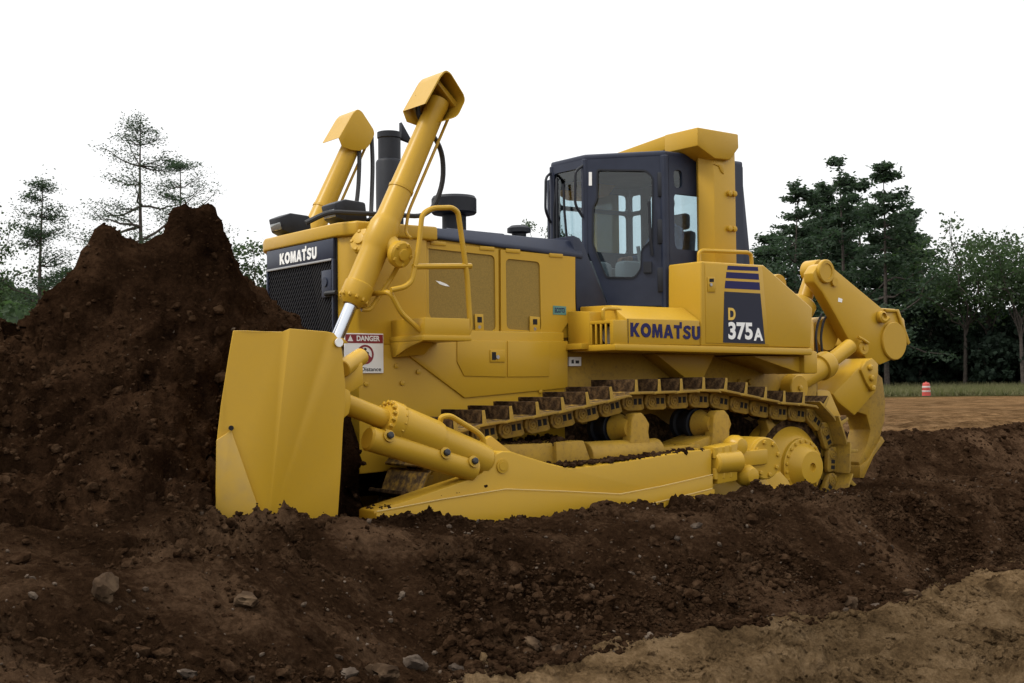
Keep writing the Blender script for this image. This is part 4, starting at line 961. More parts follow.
for s in (1, -1):
    m = MB(); m.box(5.35, 5.5, s*1.1-.14, s*1.1+.14, 1.72, 1.9, .01)
    m.prism([(5.5, 2.0), (5.5, 1.75), (5.15, 1.95), (5.05, 1.96), (5.10, 2.0), (5.25, 2.0)], s*.98-.05, s*.98+.05, .01); m.prism([(5.5, 2.0), (5.5, 1.75), (5.15, 1.95), (5.05, 1.96), (5.10, 2.0), (5.25, 2.0)], s*1.22-.05, s*1.22+.05, .01)
    m.build('cylinder_bracket', 'yellow', bl)

# --- push arms with brace cylinders
def arm(s):
    m = MB(); Y0, Y1 = 1.72, 1.95
    main = [(5.233, 0.717), (4.943, 0.778), (4.66, 0.843), (4.385, 0.903), (4.272, 0.943), (4.196, 1.024), (4.138, 1.084), (4.07, 1.104), (3.983, 1.097), (3.885, 1.066), (3.625, 0.991), (3.399, 0.94), (3.079, 0.949), (2.634, 0.979), (2.044, 1.023), (1.772, 1.03), (1.783, 0.534), (2.47, 0.494), (4.059, 0.489), (5.234, 0.594)]
    m.prism(main, s*Y0, s*Y1, .016)
    m.prism([(5.234, 0.705), (4.681, 0.764), (4.067, 0.806), (3.529, 0.759), (2.89, 0.696), (2.436, 0.732), (1.795, 0.802), (1.802, 0.511), (2.498, 0.49), (4.081, 0.478), (5.235, 0.582)], s*1.94, s*1.985, .016)
    p = [(2.848, 1.98, 0.564), (1.798, 1.98, 0.678)]; m.prism([(p[0][0], p[0][2]), (p[1][0], p[1][2]), (p[1][0], p[1][2]-.2), (p[0][0], p[0][2]-.2)], s*1.95, s*2.005, .008)
    m.lathe([(.055, 0), (.055, .012), (.035, .013), (.035, .018)], (lambda q: (q[0], s*q[1], q[2]))((4.081, 1.95, 0.988)), (0, s, 0), 20)
    m.prism([(4.281, 0.959), (4.126, 1.148), (3.989, 1.215), (3.792, 1.08), (3.693, 0.931)], s*1.62, s*1.68, .01)
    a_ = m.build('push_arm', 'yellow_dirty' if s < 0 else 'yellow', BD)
    # rear bearing: split cap with bolts, ball, then the bolted trunnion cover
    m = MB(); f_ = lambda q: Vector((q[0], s*q[1], q[2]))
    c0, c1 = f_((1.745, 1.92, 0.903)), f_((1.412, 1.92, 0.906))
    m.cyl(c0, c1, .105, bev=.02); m.prism([(1.721, 1.044), (1.465, 1.07), (1.473, 0.736), (1.729, 0.714)], s*1.78, s*1.97, .01)
    for q in [(1.736, 1.95, 0.993), (1.647, 1.95, 0.998), (1.558, 1.95, 1.003), (1.74, 1.95, 0.806), (1.651, 1.95, 0.811), (1.562, 1.95, 0.815)]: m.cyl(f_(q)+Vector((0, s*.0, -.05)), f_(q)+Vector((0, 0, .05)), .026, seg=10)
    m.lathe([(0, 0), (.07, .02), (.10, .08), (.10, .14), (.07, .2), (0, .22)], f_((1.375, 1.85, 1.038))+Vector((0, -s*.11, 0)), (0, s, 0), 20)
    m.lathe([(0, 0), (.07, .02), (.10, .08), (.10, .14), (.07, .2), (0, .22)], f_((1.329, 1.85, 0.771))+Vector((0, -s*.02, 0)), (0, s, 0), 20)
    m.prism([(1.454, 0.988), (0.99, 0.997), (0.993, 0.858), (1.458, 0.844)], s*1.74, s*1.9, .012)
    m.build('arm_bearing', 'yellow', a_)
    m = MB(); cc = f_((0.975, 1.86, 0.907))
    m.lathe([(.20, -.36), (.20, -.04), (.195, -.035), (.195, 0), (.185, .008)], cc, (0, s, 0), 32); m.bolts(cc+Vector((0, s*.005, 0)), (0, s, 0), .155, 8, .022, .02, phase=.2)
    m.build('trunnion_cover', 'yellow', a_)
    # brace cylinder
    pt = lambda q: f_(q)
    r0, r1, e1, e2 = pt((5.4, 1.86, 1.488)), pt((5.073, 1.86, 1.371)), pt((4.652, 1.86, 1.238)), pt((4.141, 1.86, 1.01))
    ax = (e2-r1).normalized(); L = (e2-r1).length; lm_ = (e1-r1).length
    m = MB(); m.lathe([(.10, -.02), (.155, 0), (.158, .02), (.158, .09), (.15, .10), (.15, lm_), (.142, lm_+.03), (.132, lm_+.05), (.130, L-.14), (.12, L-.05), (.08, L)], r1, ax, 36)
    m.bolts(r1+ax*.0, -ax, .132, 16, .017, .035); m.bolts(r1+ax*.07, ax, .152, 16, .012, .02)
    u_ = Vector((-.25, s*.30, .95)).normalized()
    m.build('brace_cylinder', 'yellow', a_)
    bc = a_
    MB().cyl(r0-ax*.25, r1+ax*.05, .076, bev=0).build('brace_rod', 'yellow', a_)
    l0, l1 = pt((5.27, 1.92, 1.246)), pt((4.326, 1.92, 0.968)); m = MB(); m.cyl(l0, l1, .092, bev=.015); lax = (l1-l0).normalized()
    for t_ in (.14, .66, .93):
        q = l0+(l1-l0)*t_+Vector((0, s*.085, .05)); m.lathe([(.045, 0), (.045, .015)], q, (0, s, .3), 16); m.lathe([(.026, .012), (.026, .04), (.016, .045)], q, (0, s, .3), 8, mi=1)
    m.prism([(4.559, 1.14), (4.477, 1.122), (4.441, 1.045), (4.367, 1.079), (4.302, 1.023), (4.331, 0.94), (4.515, 1.01), (4.569, 1.073)], s*1.93, s*1.975, .008)
    m.build('hose_shield', ['yellow', 'rubber'], a_)
    h_ = [pt(q) for q in ((4.596, 1.86, 1.328), (4.6, 1.88, 1.382), (4.517, 1.88, 1.391), (4.258, 1.88, 1.253), (4.211, 1.88, 1.209), (4.188, 1.86, 1.122))]
    m = MB(); m.tube(h_, .022, 10, .05); m.build('pipe', 'yellow', a_)
arm(1); arm(-1)
pa = [o for o in bpy.data.objects if o.name.startswith('push_arm')][0]
for q in ([(5.23, 1.988, 0.716), (4.686, 1.988, 0.768), (4.073, 1.988, 0.811), (3.536, 1.988, 0.764), (2.897, 1.988, 0.701), (2.443, 1.988, 0.738), (1.81, 1.988, 0.807)], [(2.849, 2.006, 0.571), (2.462, 2.006, 0.612), (1.831, 2.006, 0.686)]): MB().tube(q, .0045, 6, .01).build('worn_edge', 'worn_edge', pa)

# --- crawler tracks
def arc(cx, cz, r, a0, a1, n): return [(cx+r*math.cos(R(a0+(a1-a0)*i/n)), cz+r*math.sin(R(a0+(a1-a0)*i/n))) for i in range(n+1)]
TOPX = [.041, .319, .594, .870, 1.143, 1.420, 1.700, 1.98, 2.26, 2.53, 2.81, 3.09, 3.36, 3.63]
TOPZ = [1.313, 1.333, 1.373, 1.418, 1.462, 1.474, 1.466, 1.463, 1.461, 1.411, 1.366, 1.323, 1.289, 1.258]
SPC, IDC = (0.0, .765), (3.98, .70)
path = list(zip(TOPX, TOPZ))+arc(IDC[0], IDC[1], .52, 80, -90, 14)+arc(SPC[0], SPC[1], .565, -90, -262, 16)
def resample(P, n, start=0.0):
    P = np.array(P+[P[0]]); d = np.hypot(*np.diff(P, axis=0).T); s_ = np.concatenate([[0], np.cumsum(d)]); L = s_[-1]
    t_ = (start+np.arange(n)*L/n) % L
    return np.stack([np.interp(t_, s_, P[:, 0]), np.interp(t_, s_, P[:, 1])], 1), L
_, Ltot = resample(path, 10); NL = int(round(Ltot/.2785)); PINS, _ = resample(path, NL)
# one shoe and one link, in their own axes: x back along the chain, z outwards; origin at the pin
pitch = Ltot/NL
def shoe_mesh():
    m = MB(); prof = [(-.14, .060), (-.135, .078), (-.075, .085), (-.068, .195), (-.038, .195), (-.028, .085), (.150, .085), (.185, .064), (.180, .052), (.14, .062)]
    m.prism(prof, -.305, .305, .004)
    me = bpy.data.meshes.new('shoe'); m.bm.to_mesh(me)
    for p in me.polygons:
        n = p.normal
        p.material_index = 0 if abs(n.y) > .7 else (1 if (n.x < -.8 and p.center.z > .085) or n.z > .9 and p.center.z > .18 else (0 if n.z < -.5 else 2))
    for k in ('link_yellow', 'mud_shade', 'shoe_steel'): me.materials.append(M[k])
    me.polygons.foreach_set('use_smooth', [True]*len(me.polygons)); me.set_sharp_from_angle(angle=R(30)); m.bm.free(); return me
def link_mesh(sy0):
    m = MB()
    prof = [(.105+.078*math.cos(a), .005+.078*math.sin(a)) for a in np.linspace(-.6, .6, 4)]
    prof = [(-.085, -.03), (-.060, -.070), (-.02, -.088), (.15, -.088), (.182, -.075), (.170, .0), (.178, .050), (.15, .058), (-.05, .058), (-.082, .03)]
    for sy in (sy0,):
        m.prism(prof, sy*.095, sy*.148, .008)
        m.lathe([(.050, 0), (.050, .010), (.040, .012), (.038, .006), (.026, .006), (.024, .012), (.010, .013), (.009, .004)], (-.005, sy*.146, -.012), (0, sy, 0), 18)
        for x in (.070, .128): m.box(x-.019, x+.019, sy*.148-.003, sy*.148+.003, -.035, .020, 0, mi=1)
    me = bpy.data.meshes.new('link'); m.bm.to_mesh(me); m.bm.free()
    for k in ('link_yellow', 'dark'): me.materials.append(M[k])
    me.polygons.foreach_set('use_smooth', [True]*len(me.polygons)); me.set_sharp_from_angle(angle=R(30)); return me
SH, LK = shoe_mesh(), {1: link_mesh(1), -1: link_mesh(-1)}
for s in (1, -1):
    m = MB()
    for p in PINS: m.cyl((p[0], s*1.25-.10, p[1]), (p[0], s*1.25+.10, p[1]), .042, seg=12, bev=0)
    for i in range(NL):
        a, b_ = PINS[i], PINS[i-1]; d = np.array(b_)-np.array(a); d = d/np.hypot(*d); n_ = np.array([-d[1], d[0]])
        if n_@(np.array(a)-np.array([2, .75])) < 0: n_ = -n_
        pr = [tuple(np.array(a)+d*u_+n_*v_) for u_, v_ in ((-.07, -.06), (.0, -.088), (.15, -.088), (.18, -.05), (.17, .05), (-.06, .05))]
        m.prism(pr, s*1.105, s*1.155, 0)
    tk = m.build('track', 'mud_shade', BD)
    for i in range(NL):
        a, b_ = PINS[i], PINS[i-1]                 # the shoe reaches from its pin back to the previous one
        d = Vector((b_[0]-a[0], 0, b_[1]-a[1])).normalized(); n_ = Vector((0, 1, 0)).cross(d)
        if n_.dot(Vector((a[0]-2, 0, a[1]-.75))) < 0: n_ = -n_
        yv = n_.cross(d)
        mt = Matrix(((d.x, yv.x, n_.x, a[0]), (d.y, yv.y, n_.y, s*1.25), (d.z, yv.z, n_.z, a[1]), (0, 0, 0, 1)))
        for nm, me in (('shoe', SH), ('link', LK[-s])):
            o = bpy.data.objects.new(nm, me); COL.objects.link(o); o.parent = tk; o.matrix_local = mt
    # sprocket
    nt_ = 13; g_ = []
    for i in range(nt_):
        a = 2*PI*i/nt_
        for da, r_ in ((-.19, .47), (-.11, .485), (-.055, .59), (.055, .59), (.11, .485), (.19, .47)): g_.append((SPC[0]+r_*math.cos(a+da), SPC[1]+r_*math.sin(a+da)))
    m = MB(); m.prism(g_, s*1.19, s*1.31, .008); m.lathe([(.475, 0), (.475, .012)], (SPC[0], s*1.305, SPC[1]), (0, s, 0), 40, mi=1); m.build('sprocket', ['link_yellow', 'mud_shade'], tk)  # dark disc paints the shaded gap inside the chain, along with caked dirt
    m = MB(); m.lathe([(.46, 0), (.465, .10), (.455, .16), (.43, .22), (.39, .27), (.33, .33), (.30, .36), (.285, .365), (.285, .405), (.275, .412), (.235, .416), (.165, .52), (.158, .525), (.045, .53), (.04, .50), (0, .50)], (SPC[0], s*1.06, SPC[1]), (0, s, 0), 48)
    m.bolts((SPC[0], s*1.472, SPC[1]), (0, s, 0), .257, 20, .017, .016); m.build('final_drive', 'yellow', tk)
    # idler
    m = MB(); m.lathe([(.30, 0), (.44, .01), (.46, .03), (.46, .25), (.44, .27), (.30, .28)], (IDC[0], s*1.25-s*.14, IDC[1]), (0, s, 0), 36); m.build('idler', 'yellow_dirty', tk)
    # track frame
    m = MB()
    m.box(.55, 3.9, s*1.02 if s > 0 else -1.48, s*1.48 if s > 0 else -1.02, .38, .86, .03)
    Y0, Y1 = sorted((s*1.12, s*1.52)); P_ = lambda prof, a=1.12, b_=1.52, bev=.012: m.prism(prof, s*a, s*b_, bev)
    P_([(3.988, 1.126), (3.232, 1.123), (3.192, 0.926), (3.586, 0.87), (3.991, 0.891)], 1.0, 1.52); P_([(3.232, 1.128), (2.924, 1.134), (2.838, 0.937), (2.919, 0.795), (3.215, 0.811)], 1.05, 1.56)
    q0, q1 = [(2.835, 1.45, 1.002), (1.983, 1.45, 1.029)]; m.cyl((q0[0], s*q0[1], q0[2]-.02), (q1[0], s*q1[1], q1[2]-.03), .135, .12)
    P_([(2.492, 1.018), (2.098, 1.02), (2.077, 0.839), (2.496, 0.816)], 1.3, 1.56); P_([(2.055, 1.035), (1.512, 1.051), (1.492, 0.81), (2.059, 0.793)], 1.05, 1.54)
    P_([(1.609, 1.055), (1.295, 1.128), (1.055, 1.073), (1.005, 0.881), (1.538, 0.813)], 1.1, 1.5)
    m.build('track_frame', 'yellow_dirty', tk)
    m = MB(); m.prism([(1.607, 0.362), (1.42, 0.662), (1.287, 0.729), (0.964, 0.731), (0.909, 0.747), (0.574, 0.73), (0.488, 0.754), (0.375, 0.661), (0.193, 0.358), (0.24, 0.263)], s*1.40, s*1.60, .014)
    m.prism([(0.953, 0.713), (0.759, 0.713), (0.637, 0.582), (0.615, 0.341), (1.016, 0.369), (1.01, 0.604)], s*1.58, s*1.64, .01); m.bolts(tuple(np.array((0.864, 1.64, 0.66))*np.array([1, s, 1])), (0, s, 0), .0, 1, .03, .02)
    m.box(*sorted((.30, .75)), *sorted((s*1.45, s*1.63)), .50, .60, .01); m.build('roller_guard', 'yellow', tk)
    # carrier rollers on their brackets
    for q, bk in (((2.306, 1.34, 1.218), [(2.374, 1.011), (2.345, 1.295), (2.32, 1.347), (2.224, 1.359), (2.177, 1.317), (2.129, 1.253), (2.143, 1.182), (2.121, 1.055), (2.073, 1.026), (2.062, 0.972), (2.387, 0.977)]), ((1.269, 1.34, 1.226), [(1.335, 1.081), (1.317, 1.306), (1.276, 1.352), (1.169, 1.359), (1.116, 1.31), (1.077, 1.224), (1.106, 1.168), (1.107, 1.102), (1.013, 1.07), (1.001, 1.013), (1.363, 1.017)])):
        m = MB(); c = Vector((q[0], s*1.02, q[2]))
        m.lathe([(.10, 0), (.145, .01), (.145, .06), (.118, .07), (.118, .18), (.145, .19), (.145, .24), (.10, .25)], c, (0, s, 0), 28, mi=1)
        m.lathe([(.125, .26), (.135, .28), (.10, .36), (.085, .46)], c, (0, s, 0), 24)
        m.prism(bk, s*1.42, s*1.53, .012); m.build('carrier_roller', ['yellow_dirty', 'black'], tk)

# --- fender, platform and fuel tank on the left, the same masses on the right
for s in (1, -1):
    m = MB(); f2 = lambda a, b_: sorted((s*a, s*b_))
    m.prism([(2.48, 1.915), (-.17, 1.885), (-.17, 1.955), (2.48, 1.975)], *f2(.78, 1.47), .014)
    m.prism([(-.20, 1.70), (.55, 1.88), (-.17, 1.88)], *f2(.80, 1.30), .01)
    m.prism([(.95, 1.60), (1.05, 1.60), (1.55, 1.90), (.75, 1.90)], *f2(.80, 1.0), .01)
    m.prism([(-.17, 1.70), (-.38, 1.70), (-.38, 1.93), (-.17, 1.93)], *f2(.95, 1.36), .02)
    fd = m.build('fender', 'yellow', BD)
    m = MB()
    sec = [(s*.80, 1.97), (s*1.45, 1.97), (s*1.45, 2.205), (s*1.24, 2.335), (s*.80, 2.345)]
    m.prism(sec, 1.40, 2.325, .012, plane='yz')
    m.prism([(s*.80, 1.97), (s*1.12, 1.97), (s*1.12, 2.28), (s*.80, 2.30)], 2.32, 2.475, .01, plane='yz'); m.prism([(s*1.12, 2.16), (s*1.445, 2.16), (s*1.445, 2.19), (s*1.12, 2.19)], 2.32, 2.475, .004, plane='yz')
    m.prism([(s*1.40, 1.97), (s*1.45, 1.97), (s*1.45, 2.19), (s*1.40, 2.19)], 2.315, 2.48, .01, plane='yz')
    m.box(2.47, 2.56, *f2(.80, 1.10), 1.935, 1.99, .006)
    pf = m.build('platform', 'yellow', BD)
    if s > 0:
        m = MB(); m.box(2.326, 2.332, 1.125, 1.40, 1.975, 2.155, 0); m.build('light_recess', 'dark', pf)
        m = MB(); m.lathe([(.075, 0), (.085, .03), (.08, .06), (0, .075)], (2.33, 1.27, 2.06), (1, 0, 0), 20); m.build('lamp', 'lamp_glass', pf)
        m = MB()
        for k in range(5): m.box(2.462, 2.476, 1.125+k*.068, 1.147+k*.068, 1.975, 2.16, .004)
        m.build('lamp_guard', 'yellow', pf)
        m = MB(); m.tube([(2.434, 1.3, 2.158), (2.469, 1.3, 2.212), (2.467, 1.3, 2.289), (2.42, 1.3, 2.299), (2.276, 1.3, 2.298), (2.246, 1.3, 2.272), (2.248, 1.3, 2.189)], .018, 8, .04); m.build('grab_handle', 'yellow', pf)
        m = MB(); m.box(2.40, 2.47, .98, 1.08, 2.15, 2.20, .008); m.build('connector', 'black', pf)
        q = [(2.276, 2.159), (1.407, 2.153), (1.403, 2.035), (2.271, 2.038)]
        w_ = q[0][0]-q[2][0]; h_ = .125
        komatsu(w_, h_, axes(((q[0][0]+q[2][0])/2, 1.4525, (q[0][1]+q[1][1]+q[2][1]+q[3][1])/4), (-1, 0, -.022), (0, 0, 1)), 'blue_decal', pf)
        m = MB(); p = [(2.304, 1.45, 2.1), (1.752, 1.45, 2.276)]
        for xx, za, zb2 in ((p[0][0], 1.98, 2.20), ): m.box(xx-.004, xx+.004, 1.4495, 1.4515, za, zb2, 0)
        m.build('panel_seam', 'dark', pf)
    # tank
    m = MB(); side = [(1.372, 2.768), (0.505, 2.771), (-0.212, 2.366), (-0.17, 1.958), (1.39, 1.965)]
    m.prism(side, *f2(1.0, 1.45), .02, seg=3); None
    tk_ = m.build('fuel_tank', 'yellow', BD)
    if s > 0:
        m = MB(); dr_ = [(1.325, 2.751), (0.539, 2.754), (0.458, 1.983), (1.328, 1.993)]; m.prism(dr_, 1.44, 1.457, .005); m.build('tank_panel', 'door_yellow', tk_)
        for pz in ([(1.022, 2.74), (0.602, 2.746), (0.597, 2.707), (1.031, 2.7)], [(1.041, 2.678), (0.594, 2.681), (0.587, 2.621), (1.051, 2.62)], [(1.057, 2.594), (0.582, 2.596), (0.576, 2.521), (1.069, 2.521)]):
            MB().prism(pz, 1.455, 1.4588, 0).build('stripe', 'blue_decal', tk_)
        MB().prism([(1.075, 2.489), (0.573, 2.487), (0.518, 1.992), (1.103, 1.999)], 1.455, 1.4588, 0).build('model_panel', 'navy_decal', tk_)
        q = [(0.979, 1.46, 2.276), (0.829, 1.46, 2.105), (0.635, 1.46, 2.093)]
        m = MB(); me = text_mesh('D', .10, .118, .04, .001); m.mesh(me, SIDE(q[0][0], 1.4605, q[0][2])); bpy.data.meshes.remove(me); m.build('lettering', 'yellow_decal', tk_, 0)
        a_ = [(1.03, 1.46, 2.102), (0.695, 1.46, 2.097), (0.68, 1.46, 2.097), (0.547, 1.46, 2.085)]
        m = MB(); me = text_mesh('375', a_[0][0]-a_[1][0], .170, .035, .001); m.mesh(me, SIDE((a_[0][0]+a_[1][0])/2, 1.4605, a_[0][2]+.012)); bpy.data.meshes.remove(me)
        me = text_mesh('A', a_[2][0]-a_[3][0], .125, .035, .001); m.mesh(me, SIDE((a_[2][0]+a_[3][0])/2, 1.4605, a_[2][2]-.012)); bpy.data.meshes.remove(me); m.build('lettering', 'white', tk_, 0)
        m = MB(); lq = [(1.305, 2.618), (1.204, 2.622), (1.201, 2.48), (1.301, 2.476)]; m.prism(lq, 1.455, 1.468, .004); m.prism([(1.283, 2.604), (1.223, 2.607), (1.224, 2.574), (1.284, 2.571)], 1.46, 1.469, 0, mi=1); m.lathe([(.016, 0), (.016, .012)], (1.267, 1.466, 2.548), (0, 1, 0), 10, mi=2); m.build('latch', ['door_yellow', 'dark', 'steel'], tk_)
        m = MB(); m.tube([(1.25, 1.3, 2.758), (1.247, 1.3, 2.869), (1.206, 1.3, 2.89), (0.568, 1.3, 2.905), (0.525, 1.3, 2.887), (0.514, 1.3, 2.753)], .020, 8, .04); m.build('grab_handle', 'yellow', tk_)

# --- rollover frame
def flip(P, s): return [(p[0], s*p[1]) for p in P]
for s in (1, -1):
    q = [(0.825, 3.829), (0.512, 3.86), (0.563, 2.896), (0.861, 2.88)]
    xa = (q[0][0]+q[3][0])/2; xb = (q[1][0]+q[2][0])/2
    plan = [(xa, s*1.12), (xb, s*1.12), (xb, s*.90), (xa+.03, s*.90), (xa+.09, s*.99)]
    if s < 0: plan = [(p[0]-.22, p[1]) for p in plan]
    m = MB(); m.prism(plan, 2.35, 3.95, .012, plane='xy'); m.prism([(xa+.02, 2.76), (xa+.02, 3.1), (xa+.10, 2.76)], *sorted((s*.95, s*.98)), .004)
    m.box(xb-.12, xa+.12, *sorted((s*.88, s*1.16)), 2.74, 2.79, .008)
    m.build('rollover_post', 'yellow', BD)
    if s > 0:
        for zz in [(0.583, 1.125, 3.509), (0.591, 1.125, 3.155)]:
            m = MB()
            for dx in (0, .07): m.lathe([(.028, 0), (.028, .03), (.018, .035)], (zz[0]-.01+dx, 1.12, zz[2]), (0, 1, 0), 10)
            m.cyl((zz[0]-.02, 1.135, zz[2]), (zz[0]+.09, 1.135, zz[2]), .012, seg=8); m.build('pipe_clip', 'yellow', BD)
        m = MB(); m.prism([(0.851, 3.785), (0.781, 3.772), (0.754, 3.725), (0.712, 3.698), (0.709, 3.799), (0.766, 3.814)], 1.118, 1.13, .003); m.build('hook_plate', 'yellow', BD)
hp_ = [(1.111, 4.119), (0.537, 4.112), (0.533, 3.971), (0.658, 3.838), (0.876, 3.832), (1.115, 3.936)]
m = MB()
m.prism(hp_, .70, 1.17, .014); m.prism([(p[0], p[1]-.13) for p in hp_], -1.17, -.70, .014)
xf_, zf_ = hp_[0]
m.hexa([(xf_-.01, .72, zf_), (xf_-.01, .72, zf_-.15), (.42, .72, 4.02), (.42, .72, zf_-.01), (xf_-.01, -.80, zf_-.13), (xf_-.01, -.80, zf_-.25), (.42, -.80, 3.93), (.42, -.80, zf_-.14)], .014)
m.prism([(xf_-.06, 4.02), (xf_-.1, 3.95), (.45, 3.95), (.42, 4.02)], .2, .9, .01)
m.build('rollover_beam', 'yellow', BD)

# --- cab, hexagonal in plan
A, B = Vector((1.30, .90)), Vector((1.82, .30)); Wd = (B-A).length
plan = [(1.82, .30), (1.30, .90), (.20, .88), (.20, -.88), (1.30, -.90), (1.82, -.22)]
ZT = 3.86
def plate(P, Q):                                     # local a along P->Q, b up, normal outwards
    d = Vector((Q[0]-P[0], Q[1]-P[1], 0)).normalized(); return axes((P[0], P[1], 0), d, (0, 0, 1))
m = MB(); m.prism([(x*1.0+.02 if x > .5 else x-.02, y*1.015) for x, y in plan], ZT-.02, ZT+.05, .022, plane='xy', seg=3)
m.prism([(x, y*.98) for x, y in plan], 2.25, 2.42, .01, plane='xy')
# rear pillars and back wall frame; leaning back towards the tail
m.hexa([(.22, .845, 2.4), (.22, .88, 2.4), (.02, .88, 2.4), (.02, .845, 2.4), (.32, .845, 3.84), (.32, .88, 3.84), (.19, .88, 3.86), (.19, .845, 3.86)], .008)

m.box(.10, .16, -.82, .82, 2.42, 2.95, .01)
# cowl in front of the cab
cw = [(2.388, 3.019), (2.304, 2.995), (2.25, 2.923), (1.967, 2.372), (1.955, 2.305), (2.351, 2.295)]
m.prism(cw, -.79, .79, .012)
m.prism([(2.32, 2.9), (1.84, 2.9), (1.84, 2.99), (2.32, 3.0)], -.27, .27, .01)
cb = m.build('cab', 'navy', BD)
dg = [(0.67, 3.754), (0.176, 3.723), (0.113, 3.653), (0.122, 3.034), (0.237, 2.934), (0.245, 2.737), (0.313, 2.649), (0.599, 2.664), (0.732, 3.003), (0.723, 3.381), (0.681, 3.451), (0.677, 3.729)]
do_ = [(0.784, 3.87), (0.022, 3.827), (0.043, 2.376), (0.573, 2.388), (0.786, 2.973)]
Zs = ZT
do_[0] = (do_[0][0], Zs-.005); do_[1] = (do_[1][0], Zs-.005)
for s in (1, -1):
    if s > 0: MT = plate((1.30, .90), (1.82, .30)); fx = lambda P: P
    # the plate normal must look out of the cab
    if s < 0: MT = plate((1.82, -.22), (1.30, -.90)); fx = lambda P: [((Wd-p[0])*.856/Wd, p[1]) for p in P]
    sg_ = -1 if (MT.to_3x3()@Vector((0, 0, 1))).dot(Vector((1, s*.8, 0))) < 0 else 1
    gl_ = rounded(fx(dg), .035, 3)
    m = MB(); m.frame(fx(do_), [gl_], -.02*sg_, .025*sg_, MT)
    m.frame([(p[0]*1.0, p[1]) for p in gl_], [[(p[0]+(Wd/2-p[0])*.05, p[1]+(3.2-p[1])*.03) for p in gl_]], .02*sg_, .034*sg_, MT, mi=1)
    dr = m.build('cab_door', ['navy', 'black'], cb)
    m = MB(); m.frame(gl_, [], -.004*sg_, .004*sg_, MT); m.build('door_glass', 'glass', cb, 0)
    if s > 0:
        m = MB(); f3 = lambda p, o=0.0: MT@Vector((p[0], p[1], o*sg_))
        hq = [(0.227, 2.904), (0.18, 3.448), (0.195, 3.081)]
        lq = [(0.219, 2.815), (0.14, 2.812), (0.141, 2.704), (0.22, 2.706)]
        m.frame(lq, [], .024*sg_, .05*sg_, MT); m.tube([f3([(0.156, 3.407)][0], .05), f3([(0.146, 3.05)][0], .07), f3([(0.129, 2.871)][0], .05)], .016, 8, .05)
        for q in [(0.04, 3.57), (0.047, 3.106), (0.054, 2.632)]: m.box(-.03, .03, -.12, .12, -.0, .045, .008, M4=MT@Matrix.Translation((q[0], q[1], 0)) if sg_ > 0 else MT@Matrix.Translation((q[0], q[1], -.045)))
        m.build('door_fittings', 'black', cb)
        wq = [(0.753, 3.728), (0.723, 3.726), (0.724, 3.591), (0.755, 3.592)]
        MB().frame(wq, [], .025*sg_, .03*sg_, MT).build('sticker', 'white', cb, 0)
    # rear side panel
    MT2 = plate((.20, .88), (1.30, .90)) if s > 0 else plate((1.30, -.90), (.20, -.88)); sg2 = -1 if (MT2.to_3x3()@Vector((0, 0, 1))).y*s < 0 else 1
    Wr = 1.1
    fx2 = (lambda P: P) if s > 0 else (lambda P: [(Wr-p[0], p[1]) for p in P])
    rl = .22 if s > 0 else .02
    rw = [(rl, 2.94), (.97, 2.94), (1.0, 2.99), (1.0, 3.49), (rl, 3.49)] if s > 0 else [(rl, 3.10), (1.0, 3.10), (1.0, 3.54), (rl, 3.54)]; ru = [(.88, 3.55), (1.0, 3.55), (1.0, 3.73), (.88, 3.73)] if s > 0 else [(rl, 3.585), (1.0, 3.585), (1.0, 3.77), (rl, 3.77)]
    m = MB(); m.frame(fx2([(0, 2.3), (1.1, 2.3), (1.1, ZT), (0, ZT)]), [rounded(fx2(rw), .05, 3), rounded(fx2(ru), .05, 3)], -.02*sg2, .02*sg2, MT2); m.build('rear_side_frame', 'navy', cb)
    m = MB(); m.frame(fx2(rw), [], -.003, .003, MT2); m.frame(fx2(ru), [], -.003, .003, MT2); m.build('side_glass', 'glass', cb, 0)
    m = MB(); c_ = plan[1] if s > 0 else plan[4]; m.cyl((c_[0]+.01, c_[1], 2.3), (c_[0]+.01, c_[1], ZT), .045, seg=12); c_ = plan[0] if s > 0 else plan[5]; m.cyl((c_[0], c_[1], 2.9), (c_[0], c_[1], ZT), .035, seg=12); m.build('pillar', 'navy', cb)
# windscreen
MT = axes((1.82, -.22, 0), (0, 1, 0), (0, 0, 1))
m = MB(); m.frame([(.0, 2.9), (.52, 2.9), (.52, ZT), (0, ZT)], [rounded([(.04, 3.02), (.48, 3.02), (.48, 3.78), (.04, 3.78)], .04, 3)], -.02, .02, MT); m.build('windscreen_frame', 'navy', cb)
m = MB(); m.frame([(.04, 3.02), (.48, 3.02), (.48, 3.78), (.04, 3.78)], [], -.003, .003, MT); m.build('windscreen', 'glass', cb, 0)
m = MB(); m.tube([(1.86, -.16, 3.03), (1.87, -.14, 3.4), (1.86, -.10, 3.72)], .016, 6); m.tube([(1.86, .05, 3.03), (1.87, .02, 3.4), (1.86, .0, 3.65)], .014, 6); m.box(1.855, 1.875, -.115, -.085, 3.1, 3.72, .004); m.build('wiper', 'black', cb)
for s in (1, -1):
    yb = .30 if s > 0 else -.22; m = MB(); m.tube([(1.84, yb, 3.80), (1.93, yb-s*.02, 3.74), (1.94, yb-s*.02, 3.40), (1.86, yb, 3.28)], .014, 8, .05)
    m.build('grab_rail', 'black', cb)
